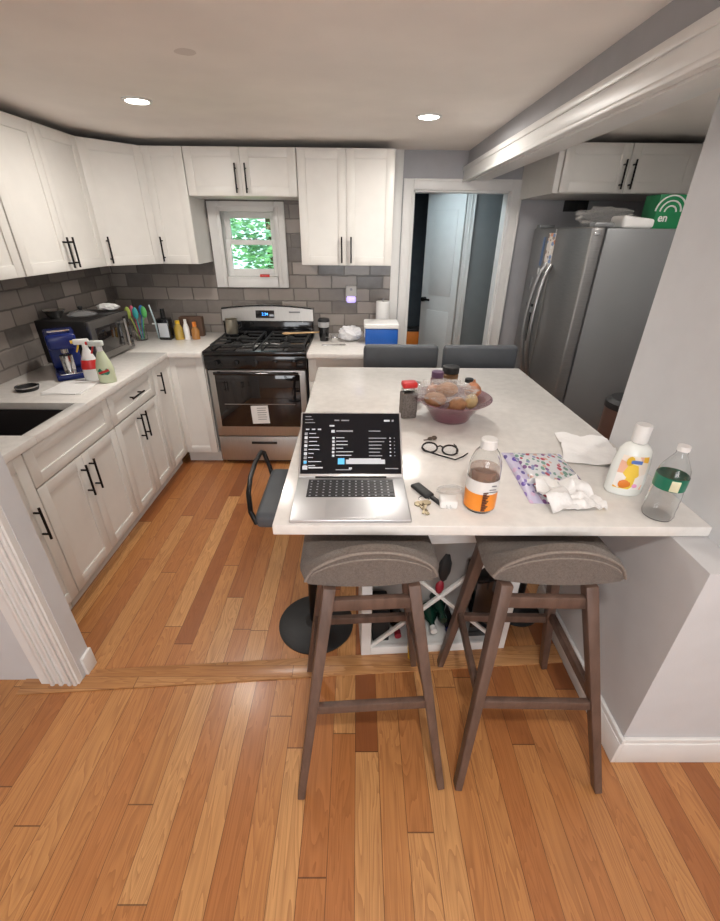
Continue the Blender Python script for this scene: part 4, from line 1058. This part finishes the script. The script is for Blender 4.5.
# ------------------------------------------------------------------ left counter
# microwave turned slightly
mwv = thing('microwave', 'black microwave oven with steel door frame on the left counter', 'microwave', (-1.645, 2.695, CZ), R(87))
mwW, mwH, mwD = .455, .262, .335
obj('casing', B().box(0, mwW, .012, mwD, .008, mwH, .006), mat('mw_casing', (.028, .026, .026), .4, metal=.3), mwv)
dr = obj('door', B().box(.002, mwW-.004, -.012, .012, .012, mwH-.004, .006), 'mwsteel', mwv)
obj('door_window', B().box(.05, mwW-.13, -.015, -.012, .055, mwH-.05, .003), 'glassdark', dr)
obj('door_handle', B().cyl(mwW-.105, -.035, .04, mwH-.04, .008, seg=10).box(mwW-.111, mwW-.099, -.035, -.01, .05, .062).box(mwW-.111, mwW-.099, -.035, -.01, mwH-.066, mwH-.054), 'steel', dr)
kp = obj('keypad', B().box(mwW-.085, mwW-.015, -.015, -.012, .035, mwH-.03, .002), 'glassdark', mwv)
b = B()
for i in range(4):
    for j in range(3): b.box(mwW-.078+.022*j, mwW-.064+.022*j, -.0165, -.0148, .05+.03*i, .062+.03*i)
obj('button', b, 'iron', kp)
for x, y in ((.04, .05), (mwW-.04, .05), (.04, mwD-.05), (mwW-.04, mwD-.05)): obj('rubber_foot', B().cyl(x, y, 0, .0085, .014, seg=12), 'blackm', mwv)
ZM = CZ+mwH
o = thing('glass_pot_lid', 'glass pot lid with a steel rim lying on the microwave', 'lid', (-1.80, 2.93, ZM+.0005))
obj('lid_dome', B().lathe([(.085, 0), (.088, .004), (.06, .022), (0, .032)]), mat('lid_glass', (.5, .5, .5), .1, trans=.6), o)
obj('lid_knob', B().lathe([(.007, .030), (.016, .045), (.014, .053), (0, .055)]), 'blackm', o)
o = tag(obj('white_cloth', B().blob((0, 0, .022), .055, 3, .35, 3, sq=(1.3, .8, .42), seed=8), 'paper'), 'small white bundle on the microwave', 'cloth'); o.location = (-1.72, 2.95+.16, ZM+.004)
o = tag(obj('steel_bowl', B().lathe([(0, 0), (.03, 0), (.065, .05), (.062, .05), (.028, .003), (0, .003)]), 'chrome'), 'small steel bowl on the near end of the microwave', 'bowl'); o.location = (-1.89, 2.80, ZM+.0005)
# coffee machine
t = thing('coffee_maker', 'dark blue capsule coffee machine on the left counter', 'coffee maker', (-1.70, 2.50, CZ), R(35))
obj('base', B().box(-.075, .075, -.15, .12, 0, .03, .008, 3), 'navy', t)
obj('body', B().box(-.075, .075, .02, .12, .03, .245, .014, 3), 'navy', t)
obj('head', B().box(-.072, .072, -.13, .06, .165, .248, .018, 3), 'navy', t)
obj('water_tank', B().box(-.060, .060, .12, .165, .02, .22, .008), mat('tank', (.1, .12, .2), .1, trans=.5), t)
obj('spout', B().cyl(0, -.08, .140, .166, .018), 'chrome', t)
obj('drip_tray', B().box(-.055, .055, -.145, -.01, .03, .036, .002), 'chrome', t)
obj('lever', B().tube([(-.05, -.03, .250), (-.05, -.10, .262), (.05, -.10, .262), (.05, -.03, .250)], .006, 8), 'chrome', t)
o = tag(obj('steel_mug', B().lathe([(0, 0), (.030, 0), (.033, .09), (.031, .09), (.028, .003), (0, .003)]), 'chrome'), 'steel cup standing on the drip tray of the coffee machine', 'cup'); o.location = (-1.70+.045, 2.50-.065, CZ+.0365)
# sprays
def spray(label, x, y, rz, bodym, neckm, headm, trigm, labm, h=.15, flat=.62):
    t = thing('spray_bottle', label, 'spray bottle', (x, y, CZ), rz, 'spray bottles on the left counter')
    obj('bottle_body', B().lathe([(0, 0), (.042, 0), (.046, .006), (.045, h*.45), (.036, h*.72), (.020, h), (.014, h+.012), (0, h+.012)], seg=28, sx=1, sy=flat), bodym, t)
    obj('label', B().lathe([(.0466, h*.40), (.0462, h*.47), (.0385, h*.70)], seg=28, sx=1, sy=flat+.01), labm, t)
    obj('collar', B().cyl(0, 0, h+.008, h+.032, .0155, .0135), neckm, t)
    hd_ = obj('spray_head', B().box(-.052, .026, -.012, .012, h+.034, h+.064, .008, 3).box(-.012, .012, -.010, .010, h+.028, h+.04), headm, t)
    obj('nozzle', B().cyl(0, h+.050, -.062, -.050, .009, axis='X', seg=12), trigm, hd_)
    obj('trigger', B().tube([(-.030, 0, h+.036), (-.036, 0, h+.018), (-.046, 0, h-.004)], .0045, 8), trigm, hd_)
spray('white spray bottle with a red label and yellow nozzle', -1.500, 2.385, R(25), 'white', 'white', 'white', 'yellow', 'red', .165)
spray('pale green spray cleaner with a red trigger, beside the white spray bottle', -1.400, 2.345, R(10), 'palegreen', 'white', mat('clear_head', (.62, .66, .62), .25), 'red', 'palegreen', .165)
b = B().blob((0, 0, 0), .03, 3, sq=(1, .12, .75))
o = tag(obj('brand_sticker', b, 'greenlab'), '', '') ; o.parent = [k for k in bpy.data.objects if k.name.startswith('spray_bottle')][-1]; o.location = (0, -.0255, .065)
for k in ('label', 'category'): del o[k]
o2 = obj('sticker_stripe', B().box(-.028, .028, -.005, .0, -.006, .006, .001, rot=(0, R(-18), 0)), 'red', o)
# papers / mat beside the sink
t = tag(obj('paper_sheets', B().box(-.10, .10, -.115, .115, .0005, .004, rot=(0, 0, R(4))).box(-.095, .095, -.11, .10, .004, .007, rot=(0, 0, R(-5))), 'paper'), 'white papers lying on the left counter behind the sink', 'papers')
t.location = (-1.54, 2.235, CZ)
# faucet base / lever with soap dispenser
t = thing('faucet', 'steel faucet at the left wall side of the sink', 'faucet', (-1.93, 1.77, CZ))
obj('faucet_base', B().lathe([(0, 0), (.027, 0), (.027, .006), (.018, .012), (.016, .08), (0, .08)]), 'chrome', t)
obj('spout', B().tube([(0, 0, .07), (0, 0, .26), (.02, 0, .31), (.07, 0, .335), (.12, 0, .31), (.135, 0, .25), (.135, 0, .21)], .011, 12), 'chrome', t)
obj('lever', B().tube([(0, .015, .055), (0, .05, .075), (.01, .08, .10)], .006, 8), 'chrome', t)
t = thing('black_dish', 'round dark soap dish with a steel rim near the sink', 'dish', (-1.755, 2.20, CZ))
obj('dish_body', B().lathe([(0, 0), (.050, 0), (.056, .018), (.050, .018), (.045, .005), (0, .005)]), 'blackm', t)
obj('rim', B().tube([(.054*math.cos(a), .054*math.sin(a), .020) for a in [2*PI*k/28 for k in range(28)]], .003, 6, True), 'chrome', t)
# utensils
t = thing('utensil_crock', 'clear jar holding bright plastic utensils in the corner', 'jar', (-1.685, 3.42, CZ))
obj('jar', B().lathe([(0, .001), (.042, .001), (.045, .10), (.042, .10), (.039, .004), (0, .004)]), 'glass', t)
cols = [('green', (.10, .45, .12)), ('blue', (.05, .20, .60)), ('pink', (.65, .12, .22)), ('lime', (.45, .55, .12)), ('teal', (.05, .40, .42))]
for i, (nm, c) in enumerate(cols):
    a = i*1.26; mm = mat('utensil_'+nm, c, .4)
    b = B().tube([(.016*math.cos(a), .016*math.sin(a), .006), (.034*math.cos(a), .034*math.sin(a), .12), (.05*math.cos(a), .05*math.sin(a), .18)], .0045, 8)
    b.blob((.058*math.cos(a), .058*math.sin(a), .205), .028, 2, sq=(.8, .5, 1.6))
    o = tag(obj('spatula' if i % 2 else 'plastic_spoon', b, mm), nm+' plastic utensil standing in the corner jar', 'utensil', 'utensils in the corner jar'); o.location = (-1.685, 3.42, CZ)
t = thing('bottle_brush', 'tall pale blue bottle brush standing in the corner', 'brush', (-1.575, 3.48, CZ))
obj('brush_handle', B().tube([(0, 0, 0), (-.01, 0, .13), (-.03, 0, .25)], [.010, .007, .005], 8), mat('pale_blue', (.55, .68, .70), .3), t)
obj('brush_guard', B().box(-.035, .02, -.006, .006, .105, .115, .002), 'white', t)
t = thing('dark_bottle', 'black bottle with a white label in the corner of the counter', 'bottle', (-1.495, 3.44, CZ)); t.scale = (1.15, 1.15, 1.12)
obj('bottle_body', B().box(-.042, .042, -.035, .035, 0, .145, .010, 3), 'black', t)
obj('neck', B().cyl(0, 0, .145, .205, .016, .014), 'black', t)
obj('label', B().box(-.032, .032, -.0365, -.035, .02, .115, .001), mat('label_white', (.55, .57, .60), .5), t)
def small(name, label, x, y, r_, h, bm_, cm, ch=.02):
    t = thing(name, label, 'bottle', (x, y, CZ)); t.scale = (1.15, 1.15, 1.12)
    obj('bottle_body', B().lathe([(0, 0), (r_, 0), (r_, h*.7), (r_*.45, h), (0, h)], seg=20), bm_, t)
    obj('cap', B().cyl(0, 0, h, h+ch, r_*.5), cm, t)
small('oil_bottle', 'yellow oil bottle left of the white bottle near the stove', -1.400, 3.45, .030, .105, 'amber', 'yellow')
small('white_bottle', 'slim white bottle among the condiments near the stove', -1.335, 3.44, .019, .115, 'white', 'white')
small('orange_bottle', 'amber bottle with an orange cap among the condiments near the stove', -1.275, 3.46, .026, .085, mat('amber_dark', (.40, .18, .05), .25), 'orange', .03)
o = tag(obj('spice_box', B().box(-.09, .09, -.03, .03, 0, .150, .004), 'brown'), 'dark brown box standing behind the small condiment bottles', 'box'); o.location = (-1.335, 3.58, CZ)
# things in the far room
t = thing('storage_box', 'orange box on a dark stool in the far room beyond the doorway', 'box', (.63, 4.95, .48))
obj('box_body', B().box(-.10, .06, -.08, .08, 0, .22, .005), 'orange', t)
obj('box_lid', B().box(-.104, .064, -.084, .084, .22, .25, .004), 'blackm', t)
t = thing('side_stand', 'low dark stand in the far room beyond the doorway', 'stand', (.60, 4.95, 0))
obj('top', B().box(-.13, .15, -.13, .13, .45, .48, .004), 'blackm', t)
for sx_ in (-.11, .13):
    for sy_ in (-.11, .11): obj('leg', B().box(sx_-.012, sx_+.012, sy_-.012, sy_+.012, 0, .45), 'blackm', t)
